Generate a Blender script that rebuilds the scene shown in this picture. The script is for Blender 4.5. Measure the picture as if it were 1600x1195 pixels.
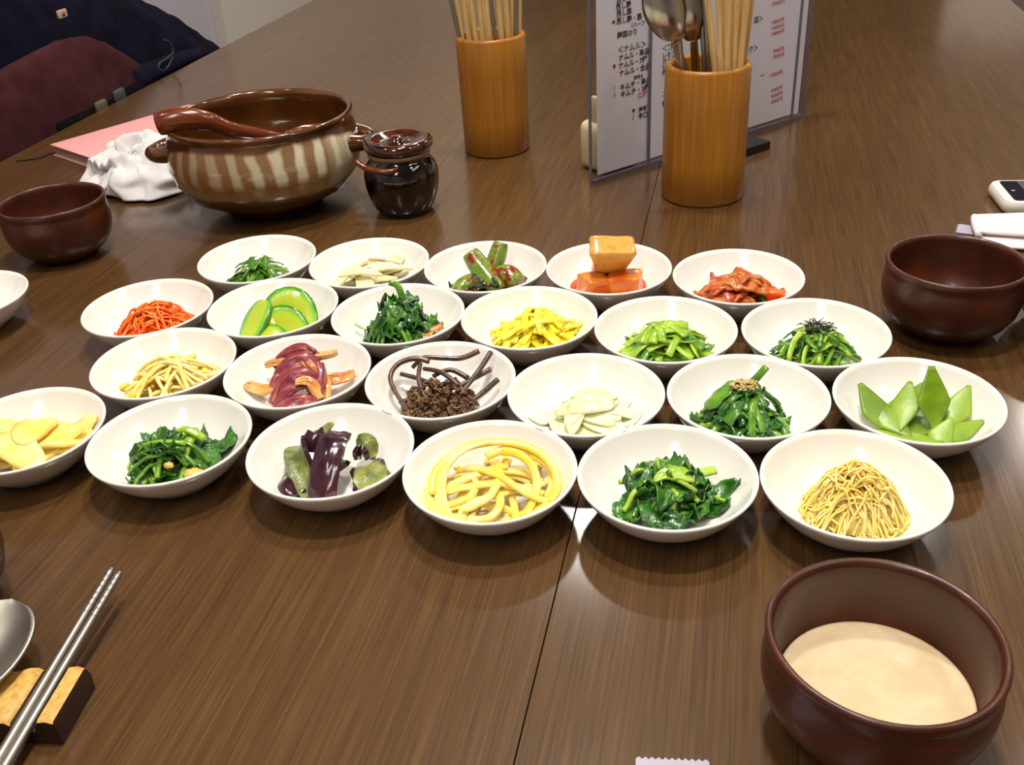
import bpy, bmesh, math, random
from math import sin, cos, pi, sqrt, radians
from mathutils import Vector, Matrix, noise

for o in list(bpy.data.objects):
    bpy.data.objects.remove(o, do_unlink=True)
SC = bpy.context.scene
COL = SC.collection

# ------------------------------------------------------------------ camera
FPX, PITCH, ROLL, CAMH = 1533.72, 0.544905, -0.062375, 0.35844
CAM = Vector((0, 0, CAMH))
_fw = Vector((0, cos(PITCH), -sin(PITCH)))
_r0 = Vector((1, 0, 0)); _u0 = _r0.cross(_fw)
_r = _r0 * cos(ROLL) + _u0 * sin(ROLL)
_u = _u0 * cos(ROLL) - _r0 * sin(ROLL)
cd = bpy.data.cameras.new('camera'); cam = bpy.data.objects.new('camera', cd); COL.objects.link(cam)
cd.sensor_fit = 'HORIZONTAL'; cd.sensor_width = 36.0; cd.lens = FPX / 1600 * 36.0
cd.clip_start = 0.01; cd.clip_end = 50
M = Matrix(((_r.x, _u.x, -_fw.x, 0), (_r.y, _u.y, -_fw.y, 0), (_r.z, _u.z, -_fw.z, CAMH), (0, 0, 0, 1)))
cam.matrix_world = M
SC.camera = cam

def ray(u, v):
    return _fw + _r * ((u - 800) / FPX) - _u * ((v - 597.5) / FPX)
def at(u, v, z=0.0):                       # pixel -> point on the level z
    d = ray(u, v); return CAM + d * ((z - CAMH) / d.z)
def at_plane(u, v, p, n):                  # pixel -> point on a plane
    d = ray(u, v); return CAM + d * ((Vector(p) - CAM).dot(n) / d.dot(n))

# ------------------------------------------------------------------ light, exposure
TH = radians(13.8)                          # table direction
E_ = Vector((cos(TH), -sin(TH), 0)); G_ = Vector((sin(TH), cos(TH), 0))
def ST(s, t, z=0.0):
    return E_ * s + G_ * t + Vector((0, 0, z))
ROT = -TH
CEIL = 1.78; FLOOR = -0.72
LAMP_W = 6.6
LAMPS = [(0.03, 0.47, 1.7), (0.22, 2.55, 1.25), (-1.02, 2.05, 0.35), (0.10, 1.10, 1.7), (1.25, 1.35, 0.5), (-0.95, 0.55, 0.45), (1.05, 0.15, 0.45), (1.3, 2.6, 0.6), (2.05, 3.05, 2.2)]  # last lamp is unseen, set there and raised to brighten the partition
for (x, y, k) in LAMPS:
    ld = bpy.data.lights.new('downlight', 'AREA'); ld.shape = 'DISK'; ld.size = 0.145
    ld.energy = LAMP_W * k; ld.color = (1.0, 0.945, 0.865); ld.spread = radians(150)
    lo = bpy.data.objects.new('downlight', ld); COL.objects.link(lo); lo.location = (x, y, CEIL - 0.014)
PANELS = [(-1.0, 3.7, 0.28, 1.2), (1.5, 0.6, 0.28, 1.2), (-0.3, -0.9, 0.28, 1.2)]
for (s, t, w, l) in PANELS:
    ld = bpy.data.lights.new('ceiling_panel_light', 'AREA'); ld.shape = 'RECTANGLE'; ld.size = w; ld.size_y = l
    ld.energy = 5.5 if t > 0 else 14; ld.color = (1.0, 0.95, 0.88)  # panels add soft fill; rear one raised to brighten the menu sheets
    lo = bpy.data.objects.new('ceiling_panel_light', ld); COL.objects.link(lo)
    lo.location = ST(s, t, CEIL - 0.03); lo.rotation_euler = (0, 0, ROT)
W = bpy.data.worlds.new('world'); SC.world = W; W.use_nodes = True
W.node_tree.nodes['Background'].inputs[0].default_value = (0.9, 0.92, 1.0, 1)
W.node_tree.nodes['Background'].inputs[1].default_value = 0.15
SC.view_settings.view_transform = 'Standard'; SC.view_settings.look = 'None'
SC.view_settings.gamma = 1.0; SC.view_settings.use_curve_mapping = False
SC.view_settings.exposure = 0.15

# ------------------------------------------------------------------ helpers: mesh
class VF:
    def __init__(s): s.v = []; s.f = []; s.m = []; s.uv = []
    def add(s, v, f, m=0, uv=None):
        b = len(s.v); s.v += [tuple(p) for p in v]
        s.f += [tuple(i + b for i in q) for q in f]
        s.m += (m if isinstance(m, list) else [m] * len(f))
        s.uv += (uv if uv else [(0.0, 0.0)] * len(v))
        return s
    def join(s, o): return s.add(o.v, o.f, list(o.m), list(o.uv))
    def move(s, d):
        s.v = [(p[0] + d[0], p[1] + d[1], p[2] + d[2]) for p in s.v]; return s
    def xf(s, M):
        s.v = [tuple(M @ Vector(p)) for p in s.v]; return s

def obj(name, vf, mats, parent=None, loc=None, rz=0.0, smooth=True):
    me = bpy.data.meshes.new(name)
    me.from_pydata(vf.v, [], vf.f)
    if not isinstance(mats, (list, tuple)): mats = [mats]
    for m in mats: me.materials.append(m)
    if len(mats) > 1: me.polygons.foreach_set('material_index', vf.m)
    if any(a != (0.0, 0.0) for a in vf.uv):
        ul = me.uv_layers.new(name='UVMap')
        buf = [0.0] * (2 * len(me.loops))
        for i, l in enumerate(me.loops):
            buf[2 * i], buf[2 * i + 1] = vf.uv[l.vertex_index]
        ul.data.foreach_set('uv', buf)
    me.polygons.foreach_set('use_smooth', [bool(smooth)] * len(me.polygons))
    me.validate(); me.update()
    if smooth == 'auto': me.set_sharp_from_angle(angle=radians(38))
    o = bpy.data.objects.new(name, me); COL.objects.link(o)
    if parent is not None: o.parent = parent
    if loc is not None: o.location = loc
    o.rotation_euler = (0, 0, rz)
    return o
def tag(o, label, cat, group=None, kind=None):
    o['label'] = label; o['category'] = cat
    if group: o['group'] = group
    if kind: o['kind'] = kind
    return o
def structure(o): o['kind'] = 'structure'; return o
def empty(name, loc=(0, 0, 0), rz=0.0):
    o = bpy.data.objects.new(name, None); COL.objects.link(o)
    o.location = loc; o.rotation_euler = (0, 0, rz); o.empty_display_size = 0.02; return o
def copy_tree(o, parent=None):
    c = o.copy(); COL.objects.link(c); c.parent = parent
    for ch in list(o.children): copy_tree(ch, c)
    return c

def lathe(prof, seg=48, wob=None):
    v, f, n = [], [], len(prof)
    for i in range(seg):
        a = 2 * pi * i / seg
        for (r, z) in prof:
            k = 1.0 if wob is None else wob(a, z)
            v.append((r * k * cos(a), r * k * sin(a), z))
    for i in range(seg):
        j = (i + 1) % seg
        for k in range(n - 1):
            a, b, c, d = i * n + k, j * n + k, j * n + k + 1, i * n + k + 1
            if prof[k][0] < 1e-7: f.append((a, c, d))
            elif prof[k + 1][0] < 1e-7: f.append((a, b, c))
            else: f.append((a, b, c, d))
    return VF().add(v, f)

def smooth_path(P, sub=4):                 # Catmull-Rom
    P = [Vector(p) for p in P]; out = []
    for i in range(len(P) - 1):
        p0 = P[max(i - 1, 0)]; p1 = P[i]; p2 = P[i + 1]; p3 = P[min(i + 2, len(P) - 1)]
        for k in range(sub):
            t = k / sub
            out.append(0.5 * ((2 * p1) + (p2 - p0) * t + (2 * p0 - 5 * p1 + 4 * p2 - p3) * t * t + (3 * p1 - p0 - 3 * p2 + p3) * t ** 3))
    out.append(P[-1]); return out

def sweep(path, w, t, n=6, taper=None, twist=0.0, box=False, endcap=True):
    """tube or ribbon along a path; w across, t thick; taper(u)->scale"""
    P = [Vector(p) for p in path]; m = len(P); v = []; f = []; uv = []; S = None
    for i, p in enumerate(P):
        T = (P[min(i + 1, m - 1)] - P[max(i - 1, 0)])
        if T.length < 1e-9: T = Vector((1, 0, 0))
        T.normalize(); u = i / (m - 1)
        if S is None:
            S = T.cross(Vector((0, 0, 1)))
            if S.length < 0.2: S = T.cross(Vector((0, 1, 0)))
        else:
            S = S - T * S.dot(T)
            if S.length < 1e-4: S = T.cross(Vector((0.3, 0.2, 1)))
        S.normalize(); N = S.cross(T)
        tw = twist * u; A = S * cos(tw) + N * sin(tw); B = N * cos(tw) - S * sin(tw)
        k = taper(u) if taper else 1.0
        for j in range(n):
            a = 2 * pi * (j + 0.5) / n
            ca, sa = cos(a), sin(a)
            if box:
                q = max(abs(ca), abs(sa)); e = 0.25; ca, sa = ca / q * (1 - e) + ca * e, sa / q * (1 - e) + sa * e
            v.append(p + A * (ca * w * 0.5 * k) + B * (sa * t * 0.5 * k)); uv.append((u + 1e-4, j / n))
    for i in range(m - 1):
        for j in range(n):
            k = (j + 1) % n
            f.append((i * n + j, i * n + k, (i + 1) * n + k, (i + 1) * n + j))
    if endcap:
        f.append(tuple(reversed(range(n)))); f.append(tuple((m - 1) * n + j for j in range(n)))
    return VF().add(v, f, 0, uv)

def sheet(fn, nu, nv, th, mt=0, mb=0, ms=0):
    """solid sheet from fn(u,v), u,v in 0..1; top/bottom/side material slots"""
    G = [[Vector(fn(i / nu, j / nv)) for j in range(nv + 1)] for i in range(nu + 1)]
    N = [[None] * (nv + 1) for _ in range(nu + 1)]
    for i in range(nu + 1):
        for j in range(nv + 1):
            a = G[min(i + 1, nu)][j] - G[max(i - 1, 0)][j]; b = G[i][min(j + 1, nv)] - G[i][max(j - 1, 0)]
            n = a.cross(b); N[i][j] = n.normalized() if n.length > 1e-12 else Vector((0, 0, 1))
    v = []; uv = []; W_ = nv + 1
    for s in (0.5, -0.5):
        for i in range(nu + 1):
            for j in range(nv + 1):
                v.append(G[i][j] + N[i][j] * th * s); uv.append((i / nu + 1e-4, j / nv))
    o = (nu + 1) * W_; f = []; m = []
    for i in range(nu):
        for j in range(nv):
            a, b, c, d = i * W_ + j, (i + 1) * W_ + j, (i + 1) * W_ + j + 1, i * W_ + j + 1
            f.append((a, b, c, d)); m.append(mt); f.append((o + d, o + c, o + b, o + a)); m.append(mb)
    for i in range(nu):
        for j in (0, nv):
            a, b = i * W_ + j, (i + 1) * W_ + j
            f.append((a, o + a, o + b, b) if j == 0 else (b, o + b, o + a, a)); m.append(ms)
    for j in range(nv):
        for i in (0, nu):
            a, b = i * W_ + j, i * W_ + j + 1
            f.append((b, o + b, o + a, a) if i == 0 else (a, o + a, o + b, b)); m.append(ms)
    return VF().add(v, f, m, uv)

def rbox(x, y, z, bev=0.002, seg=2, sub=0):
    """rounded box, base centred on the origin, z from 0"""
    bm = bmesh.new(); bmesh.ops.create_cube(bm, size=1)
    for q in bm.verts: q.co = Vector((q.co.x * x, q.co.y * y, (q.co.z + 0.5) * z))
    if bev > 0: bmesh.ops.bevel(bm, geom=list(bm.edges), offset=bev, segments=seg, affect='EDGES', profile=0.5)
    bm.verts.index_update()
    r = VF().add([tuple(q.co) for q in bm.verts], [tuple(a.index for a in q.verts) for q in bm.faces]); bm.free(); return r

def extrude(poly, z0, z1, bot=0):
    n = len(poly)
    v = [(p[0], p[1], z0) for p in poly] + [(p[0], p[1], z1) for p in poly]
    f = [tuple(reversed(range(n))), tuple(range(n, 2 * n))] + [(i, (i + 1) % n, n + (i + 1) % n, n + i) for i in range(n)]
    return VF().add(v, f)

def ellipsoid(c, rx, ry, rz, nu=10, nv=6, jit=0.0, seed=0):
    v = []; f = []
    for j in range(nv + 1):
        b = pi * j / nv
        for i in range(nu):
            a = 2 * pi * i / nu
            d = Vector((sin(b) * cos(a), sin(b) * sin(a), -cos(b)))
            k = 1 + jit * noise.noise(d * 2.3 + Vector((seed * 3.1, 0, 0)))
            v.append((c[0] + d.x * rx * k, c[1] + d.y * ry * k, c[2] + d.z * rz * k))
    for j in range(nv):
        for i in range(nu):
            k = (i + 1) % nu
            f.append((j * nu + i, j * nu + k, (j + 1) * nu + k, (j + 1) * nu + i))
    return VF().add(v, f)

# ------------------------------------------------------------------ helpers: materials
def lin(h):
    h = h.lstrip('#'); c = [int(h[i:i + 2], 16) / 255 for i in (0, 2, 4)]
    return tuple((x / 12.92 if x <= 0.04045 else ((x + 0.055) / 1.055) ** 2.4) for x in c) + (1.0,)
class NT:
    def __init__(s, name):
        s.m = bpy.data.materials.new(name); s.m.use_nodes = True; s.t = s.m.node_tree; s.n = s.t.nodes
        s.b = s.n['Principled BSDF']
    def N(s, typ, **kw):
        x = s.n.new(typ)
        for k, val in kw.items():
            if k.startswith('i_'):
                key = k[2:]; x.inputs[int(key) if key.isdigit() else key].default_value = val
            else: setattr(x, k, val)
        return x
    def L(s, a, b): s.t.links.new(a, b)
    def ramp(s, fac, stops):
        r = s.N('ShaderNodeValToRGB'); e = r.color_ramp.elements
        while len(e) < len(stops): e.new(0.5)
        for q, (p, c) in zip(e, stops): q.position = p; q.color = c if isinstance(c, tuple) else lin(c)
        s.L(fac, r.inputs[0]); return r.outputs[0]
    def mix(s, fac, a, b, blend='MIX'):
        x = s.N('ShaderNodeMix', data_type='RGBA', blend_type=blend)
        for val, i in ((fac, 0), (a, 6), (b, 7)):
            if isinstance(val, (int, float, tuple)): x.inputs[i].default_value = val
            else: s.L(val, x.inputs[i])
        return x.outputs[2]
    def math(s, op, a, b=None):
        x = s.N('ShaderNodeMath', operation=op)
        for val, i in ((a, 0), (b, 1)):
            if val is None: continue
            if isinstance(val, (int, float)): x.inputs[i].default_value = val
            else: s.L(val, x.inputs[i])
        return x.outputs[0]
    def coord(s, kind='Object', scale=(1, 1, 1)):
        c = s.N('ShaderNodeTexCoord'); m = s.N('ShaderNodeMapping'); m.inputs['Scale'].default_value = scale
        s.L(c.outputs[kind], m.inputs[0]); return m.outputs[0]
    def noise(s, vec, scale, detail=3, rough=0.5, dist=0.0):
        x = s.N('ShaderNodeTexNoise'); x.inputs['Scale'].default_value = scale; x.inputs['Detail'].default_value = detail
        x.inputs['Roughness'].default_value = rough; x.inputs['Distortion'].default_value = dist
        s.L(vec, x.inputs['Vector']); return x.outputs[0]
    def bump(s, h, strength=0.2, dist=0.001):
        x = s.N('ShaderNodeBump'); x.inputs['Strength'].default_value = strength; x.inputs['Distance'].default_value = dist
        s.L(h, x.inputs['Height']); s.L(x.outputs[0], s.b.inputs['Normal'])
    def set(s, **kw):
        names = dict(rough='Roughness', metal='Metallic', coat='Coat Weight', coat_rough='Coat Roughness', spec='Specular IOR Level', sss='Subsurface Weight', trans='Transmission Weight', ior='IOR', sheen='Sheen Weight', alpha='Alpha')
        for k, val in kw.items(): s.b.inputs[names[k]].default_value = val
        return s
    def color(s, c):
        if isinstance(c, str): c = lin(c)
        if isinstance(c, tuple): s.b.inputs['Base Color'].default_value = c
        else: s.L(c, s.b.inputs['Base Color'])
        return s

def plain(name, c, rough=0.5, **kw):
    return NT(name).color(c).set(rough=rough, **kw).m
def food(name, stops, scale=120, rough=0.28, bump=0.35, sss=0.0, stretch=(1, 1, 1), detail=3, coat=0.0):
    t = NT(name); vec = t.coord('Object', stretch); oi = t.N('ShaderNodeObjectInfo')
    ad = t.N('ShaderNodeVectorMath', operation='ADD'); t.L(vec, ad.inputs[0])
    mu = t.N('ShaderNodeVectorMath', operation='SCALE'); t.L(oi.outputs['Location'], mu.inputs[0]); mu.inputs['Scale'].default_value = 7.0
    t.L(mu.outputs[0], ad.inputs[1])
    n = t.noise(ad.outputs[0], scale, detail)
    rnd = t.math('MULTIPLY_ADD', oi.outputs['Random'], 0.22); rnd.node.inputs[2].default_value = -0.11
    t.color(t.ramp(t.math('ADD', n, rnd), stops)); t.set(rough=rough, coat=coat, coat_rough=0.12)
    if sss: t.set(sss=sss); t.b.inputs['Subsurface Radius'].default_value = (0.004, 0.003, 0.0015); t.b.inputs['Subsurface Scale'].default_value = 0.6
    if bump: t.bump(t.noise(ad.outputs[0], scale * 3.5, 2), bump, 0.0008)
    return t.m

# ------------------------------------------------------------------ materials of the place
def wood_table():
    t = NT('dark_stained_oak'); v = t.coord('Object', (1, 0.035, 1))
    g1 = t.noise(v, 150, 5, 0.62, 0.5); g2 = t.noise(t.coord('Object', (1, 0.016, 1)), 800, 4, 0.6)
    g3 = t.noise(t.coord('Object', (1, 0.18, 1)), 9, 3, 0.5)
    a = t.math('MULTIPLY_ADD', g2, 0.75); t.L(t.math('MULTIPLY', g1, 0.40), a.node.inputs[2])
    a = t.math('ADD', a, t.math('MULTIPLY', g3, 0.30))
    col = t.ramp(a, [(0.50, '#3c2612'), (0.68, '#4e351b'), (0.78, '#583d20'), (0.95, '#684b2a')])
    t.color(col)
    t.set(rough=0.38, spec=0.15, coat=0.8, coat_rough=0.15); t.L(t.ramp(g2, [(0.3, (0.42, 0.42, 0.42, 1)), (0.7, (0.34, 0.34, 0.34, 1))]), t.b.inputs['Roughness'])
    t.bump(g2, 0.06, 0.0006); return t.m
M_TABLE = wood_table()
M_EDGE = plain('table_edge_wood', '#3a2010', 0.4)
def wall_mat(name, c):
    t = NT(name); n = t.noise(t.coord(), 30, 4); t.color(t.ramp(n, [(0.3, c), (0.7, c)])); t.set(rough=0.85); t.bump(t.noise(t.coord(), 180, 3), 0.15, 0.002); return t.m
M_WALL = wall_mat('white_plaster', '#c2bcc4'); M_WALL2 = wall_mat('warm_white_plaster', '#d8cfc4')
M_FAR = wall_mat('brown_panelling', '#57412f'); M_CEIL = wall_mat('ceiling_paint', '#cfc8bd')
M_FLOOR = plain('floor_boards', '#4a3322', 0.5); M_BENCH = plain('bench_vinyl', '#3a2a26', 0.6)
M_PART = wall_mat('white_partition_paint', '#ece4de'); M_LAMPM = plain('lamp_metal', '#e6e2da', 0.35)

# ------------------------------------------------------------------ setting (local axes s across, t along the table)
def stbox(name, s0, s1, t0, t1, z0, z1, mat, parent=None):
    v = rbox(s1 - s0, t1 - t0, z1 - z0, 0)
    if parent is None: return obj(name, v, mat, loc=ST((s0 + s1) / 2, (t0 + t1) / 2, z0), rz=ROT, smooth=False)
    return obj(name, v, mat, parent, loc=((s0 + s1) / 2, (t0 + t1) / 2, z0), smooth=False)
structure(stbox('floor', -1.55, 2.6, -2.2, 5.2, FLOOR - 0.05, FLOOR, M_FLOOR))
structure(stbox('ceiling', -1.55, 2.6, -2.2, 5.2, CEIL, CEIL + 0.05, M_CEIL))
structure(stbox('wall_left', -1.50, -1.40, -2.2, 2.56, FLOOR, CEIL, M_WALL))
structure(stbox('wall_left_panel', -1.50, -1.37, 2.56, 5.2, FLOOR, CEIL, M_WALL2))
structure(stbox('wall_right', 2.5, 2.6, -2.2, 5.2, FLOOR, CEIL, M_WALL2))
structure(stbox('wall_far', -1.55, 2.6, 5.1, 5.2, FLOOR, CEIL, M_FAR))
structure(stbox('wall_back', -1.55, 2.6, -2.2, -2.1, FLOOR, CEIL, M_WALL2))
structure(stbox('wall_pillar', -1.37, -0.98, 4.3, 4.6, FLOOR, CEIL, M_WALL2))
structure(stbox('wall_partition', 0.735, 2.5, 4.05, 4.13, FLOOR, 0.55, M_PART))
M_GLOW = NT('panel_diffuser').color('#f4f2ee').set(rough=0.5).m
for i, (x, y, k) in enumerate(LAMPS):
    r = empty('ceiling_downlight', (x, y, CEIL))
    obj('trim_ring', lathe([(0.075, -0.001), (0.075, -0.012), (0.078, -0.015), (0.088, -0.007), (0.090, 0.0), (0.075, 0.0), (0.075, -0.001)], 32), M_LAMPM, r)
    obj('reflector', lathe([(0.0, -0.0015), (0.074, -0.0015), (0.074, -0.004), (0.0, -0.004)], 32), M_LAMPM, r)
    tag(r, 'small round white downlight set flush in the ceiling', 'lamp', 'ceiling downlights')
for (s, t, w, l) in PANELS:
    r = empty('ceiling_panel_lamp', ST(s, t, CEIL), ROT)
    obj('housing', rbox(w + 0.04, l + 0.04, 0.024, 0.004).move((0, 0, -0.0245)), M_LAMPM, r)
    tag(r, 'long white rectangular panel lamp fixed under the ceiling', 'lamp', 'ceiling panel lamps')

# table
TS0, TS1, SEAM, TT0, TT1 = -0.872, 0.451, -0.075, -0.04, 3.3
tbl = empty('dining_table', ST(0, 1.6, FLOOR), ROT)
def tpart(name, s0, s1, t0, t1, z0, z1, mat, bev=0.0002):
    v = rbox(s1 - s0, t1 - t0, z1 - z0, bev, 2)
    return obj(name, v, mat, tbl, loc=((s0 + s1) / 2, (t0 + t1) / 2 - 1.6, z0 - FLOOR), smooth=False)
tpart('board', TS0, SEAM - 0.0003, TT0, TT1, -0.04, 0.0, M_TABLE)
tpart('board', SEAM + 0.0003, TS1, TT0, TT1, -0.04, 0.0, M_TABLE)
for s in (TS0 + 0.06, TS1 - 0.14):
    for t in (TT0 + 0.06, TT1 - 0.14): tpart('leg', s, s + 0.08, t, t + 0.08, FLOOR, -0.1005, M_EDGE)
tpart('apron', TS0 + 0.05, TS1 - 0.05, TT0 + 0.05, TT1 - 0.05, -0.1, -0.0405, M_EDGE)
tag(tbl, 'long dark stained oak table of two wide boards with a seam', 'table')

# bench with coats along the wall side
bn = empty('wall_bench', ST(-1.15, 1.6, FLOOR), ROT)
obj('seat', rbox(0.46, 3.0, 0.10, 0.02, 3).move((0, 0, 0.36)), M_BENCH, bn)
obj('base', rbox(0.40, 2.9, 0.358, 0.004).move((-0.02, 0, 0)), M_EDGE, bn)
tag(bn, 'dark padded bench between the white wall and the table', 'bench')
BZ = FLOOR + 0.46
bn2 = empty('added_bench', ST(0.76, 1.95, FLOOR), ROT)  # added bench, keeps the corner past the table edge dark
obj('seat', rbox(0.48, 3.9, 0.10, 0.02, 3).move((0, 0, 0.36)), M_BENCH, bn2)
obj('base', rbox(0.40, 3.8, 0.358, 0.004), M_EDGE, bn2)
tag(bn2, 'dark padded bench added on the open side to darken the corner', 'bench')

# ------------------------------------------------------------------ coats
def cloth(name, c1, c2, scale=25, rough=0.9):
    t = NT(name); n = t.noise(t.coord(), scale, 4); t.color(t.ramp(n, [(0.35, c1), (0.65, c2)])); t.set(rough=rough, spec=0.08)
    t.bump(t.noise(t.coord(), 900, 2), 0.3, 0.0008); return t.m
M_NAVY = cloth('navy_cloth', '#0a0916', '#141226'); M_MAROON = cloth('maroon_cloth', '#38191c', '#462529')
M_DARK = cloth('dark_lining', '#060406', '#0c090b'); M_TAN = plain('tan_patch', '#5c4e3c', 0.8); M_GREYG = plain('grey_green_patch', '#3c4240', 0.8)
def loft(sections, th=0.0, closed=False):
    nu = len(sections) - 1; nv = len(sections[0]) - 1
    return sections, nu, nv
def coat_pt(t, s, z): return ST(s, t, z)
NS = Vector((-E_.x, -E_.y, 0))
def on_s(u, v, s):                          # pixel -> (t, z) on the upright plane s = const
    p = at_plane(u, v, ST(s, 0, 0), E_); return p.dot(G_), p.z
def lump(name, top, sf, sb, zb, mat, seed, fold=0.02, nu=64, nv=30, parent=None, plane=None, tilt=1.0):
    """soft heap: top = pixel outline of its crest, crest on plane s; falls to zb in front (sf) and behind (sb)"""
    sp = plane
    cr = [on_s(u, v, sp) for (u, v) in top]
    def fn(a, b):
        x = a * (len(cr) - 1); i = min(int(x), len(cr) - 2); k = x - i
        k = k * k * (3 - 2 * k) * 0.35 + k * 0.65
        t = cr[i][0] * (1 - k) + cr[i + 1][0] * k; zc = cr[i][1] * (1 - k) + cr[i + 1][1] * k
        ang = b * pi                       # front -> crest -> back
        if b < 0.5: s = sp + (sf - sp) * cos(ang) ** 1.0
        else: s = sp + (sb - sp) * (-cos(ang))
        h = sin(ang) ** 0.62
        z = zb + (zc - zb) * h
        q = Vector((t * 3.2, b * 2.6, seed))
        d = noise.fractal(q, 0.8, 2.1, 4) * fold
        r = abs(noise.noise(Vector((t * 5.0 + b * 4.0, b * 2.2, seed + 7)))) * fold * 1.3
        p = ST(s, t, z)
        nrm = (E_ * cos(ang) * (1 if sf > sp else -1) + Vector((0, 0, 1)) * sin(ang))
        p = p + nrm * (d - r); p.z = max(p.z, BZ + 0.006); return p
    v = sheet(fn, nu, nv, 0.006)
    return obj(name, v, mat, parent)
# ------------------------------------------------------------------ ceramics and cups
def glaze(name, stops, scale=30, rough=0.18, coat=0.6, bump=0.06, detail=4):
    t = NT(name); n = t.noise(t.coord(), scale, detail, 0.55); t.color(t.ramp(n, stops)); t.set(rough=rough, coat=coat, coat_rough=0.06); 
    if bump: t.bump(t.noise(t.coord(), scale * 6, 2), bump, 0.001)
    return t.m
M_BROWNC = glaze('brown_stoneware', [(0.3, '#3a180b'), (0.55, '#4b2110'), (0.8, '#5e2c16')], 40, 0.36, 0.12, 0.10)
M_JAR = glaze('black_brown_glaze', [(0.35, '#080302'), (0.6, '#120604'), (0.78, '#2c1007')], 26, 0.1, 0.8, 0.03)
M_JARLID = glaze('rust_black_glaze', [(0.36, '#120605'), (0.52, '#3a1408'), (0.68, '#5a220c')], 60, 0.08, 0.9, 0.03)
M_CLAY = plain('bare_clay', '#8a6c4a', 0.7)
def bigbowl_mat():
    t = NT('brown_glaze_with_white_slip'); c = t.coord(); sp = t.N('ShaderNodeSeparateXYZ'); t.L(c, sp.inputs[0])
    x, y, z = sp.outputs
    ang = t.math('ARCTAN2', x, t.math('MULTIPLY', y, -1.0))        # 0 faces the camera side
    nz = t.noise(c, 18, 4); nz2 = t.noise(c, 60, 3)
    wob = t.math('MULTIPLY_ADD', nz, 0.05); wob.node.inputs[2].default_value = -0.025
    # slip patch: |ang-0.1| < 1.05 , 0.033 < z < 0.079
    aa = t.math('ABSOLUTE', t.math('ADD', t.math('SUBTRACT', ang, 0.17), wob))
    ma = t.ramp(t.math('MULTIPLY', aa, 0.7), [(0.84, (1, 1, 1, 1)), (0.90, (0, 0, 0, 1))])
    zz = t.math('ABSOLUTE', t.math('ADD', t.math('SUBTRACT', z, 0.0585), t.math('MULTIPLY', wob, 0.35)))
    zz = t.math('ADD', zz, t.math('MULTIPLY', t.math('POWER', aa, 4.0), 0.005))
    mz = t.ramp(t.math('MULTIPLY', zz, 10.0), [(0.225, (1, 1, 1, 1)), (0.26, (0, 0, 0, 1))])
    patch = t.math('MULTIPLY', ma, mz)
    st = t.math('SINE', t.math('ADD', t.math('MULTIPLY', ang, 28.0), t.math('ADD', t.math('MULTIPLY', nz, 7.0), t.math('MULTIPLY', z, 18.0))))
    low = t.ramp(t.math('MULTIPLY', z, 10.0), [(0.40, (1, 1, 1, 1)), (0.47, (0, 0, 0, 1))])   # lower border of the patch stays pale
    str_ = t.ramp(t.math('ADD', st, t.math('MULTIPLY', nz2, 0.8)), [(0.0, (0.12, 0.12, 0.12, 1)), (1.0, (0.9, 0.9, 0.9, 1))])
    side = t.ramp(t.math('MULTIPLY', t.math('ADD', ang, 1.0), 0.5), [(0.30, (0.35, 0.35, 0.35, 1)), (0.75, (1, 1, 1, 1))])
    up = t.ramp(t.math('MULTIPLY', z, 10.0), [(0.46, (0.10, 0.10, 0.10, 1)), (0.54, (1, 1, 1, 1))])
    rightend = t.ramp(ang, [(0.80, (0, 0, 0, 1)), (1.0, (0.6, 0.6, 0.6, 1))])
    str_ = t.math('MAXIMUM', t.math('MULTIPLY', str_, up), rightend)
    white = t.math('MULTIPLY', t.math('MULTIPLY', patch, str_), side)
    base = t.ramp(nz, [(0.3, '#3a1c0a'), (0.55, '#57300f'), (0.8, '#6f451c')])
    amber = t.mix(t.math('MULTIPLY', patch, 0.75), base, lin('#8a5a22'))
    amber = t.mix(t.math('MULTIPLY', t.math('MULTIPLY', patch, low), 0.35), amber, lin('#a08a60'))
    t.color(t.mix(white, amber, lin('#ddd4b8'))); t.set(rough=0.14, coat=0.7, coat_rough=0.05); t.bump(nz2, 0.06, 0.001); return t.m
M_BIG = bigbowl_mat(); M_LUG = glaze('plain_brown_glaze', [(0.3, '#3a1c0a'), (0.55, '#57300f'), (0.8, '#6f451c')], 18, 0.14, 0.7, 0.04)
M_REDWOOD = glaze('lacquered_red_wood', [(0.35, '#541f0c'), (0.6, '#703012'), (0.8, '#86451c')], 25, 0.2, 0.5, 0.03)
M_PORC = NT('white_porcelain').color('#ece9e0').set(rough=0.16, coat=0.4, coat_rough=0.05, sss=0.0).m
def bamboo():
    t = NT('lacquered_bamboo'); n = t.noise(t.coord('Object', (1, 1, 0.04)), 260, 4, 0.6); n2 = t.noise(t.coord('Object', (1, 1, 0.3)), 14, 3)
    a = t.math('ADD', t.math('MULTIPLY', n, 0.5), t.math('MULTIPLY', n2, 0.5))
    t.color(t.ramp(a, [(0.30, '#87530f'), (0.5, '#a66a1a'), (0.7, '#bb842d')])); t.set(rough=0.36); t.bump(n, 0.12, 0.0008); return t.m
M_BAM = bamboo()
def pale_wood(name, c1, c2, c3, rough=0.55):
    t = NT(name); n = t.noise(t.coord('Object', (1, 1, 0.06)), 300, 4, 0.6); t.color(t.ramp(n, [(0.3, c1), (0.5, c2), (0.7, c3)])); t.set(rough=rough); return t.m
M_STICK = pale_wood('pale_aspen', '#c79f5e', '#dcb878', '#e6c88e')
M_STEEL = NT('brushed_steel').color('#b8b4ae').set(rough=0.22, metal=1.0).m
M_STEELD = NT('satin_steel').color('#a29c92').set(rough=0.42, metal=1.0).m

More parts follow.
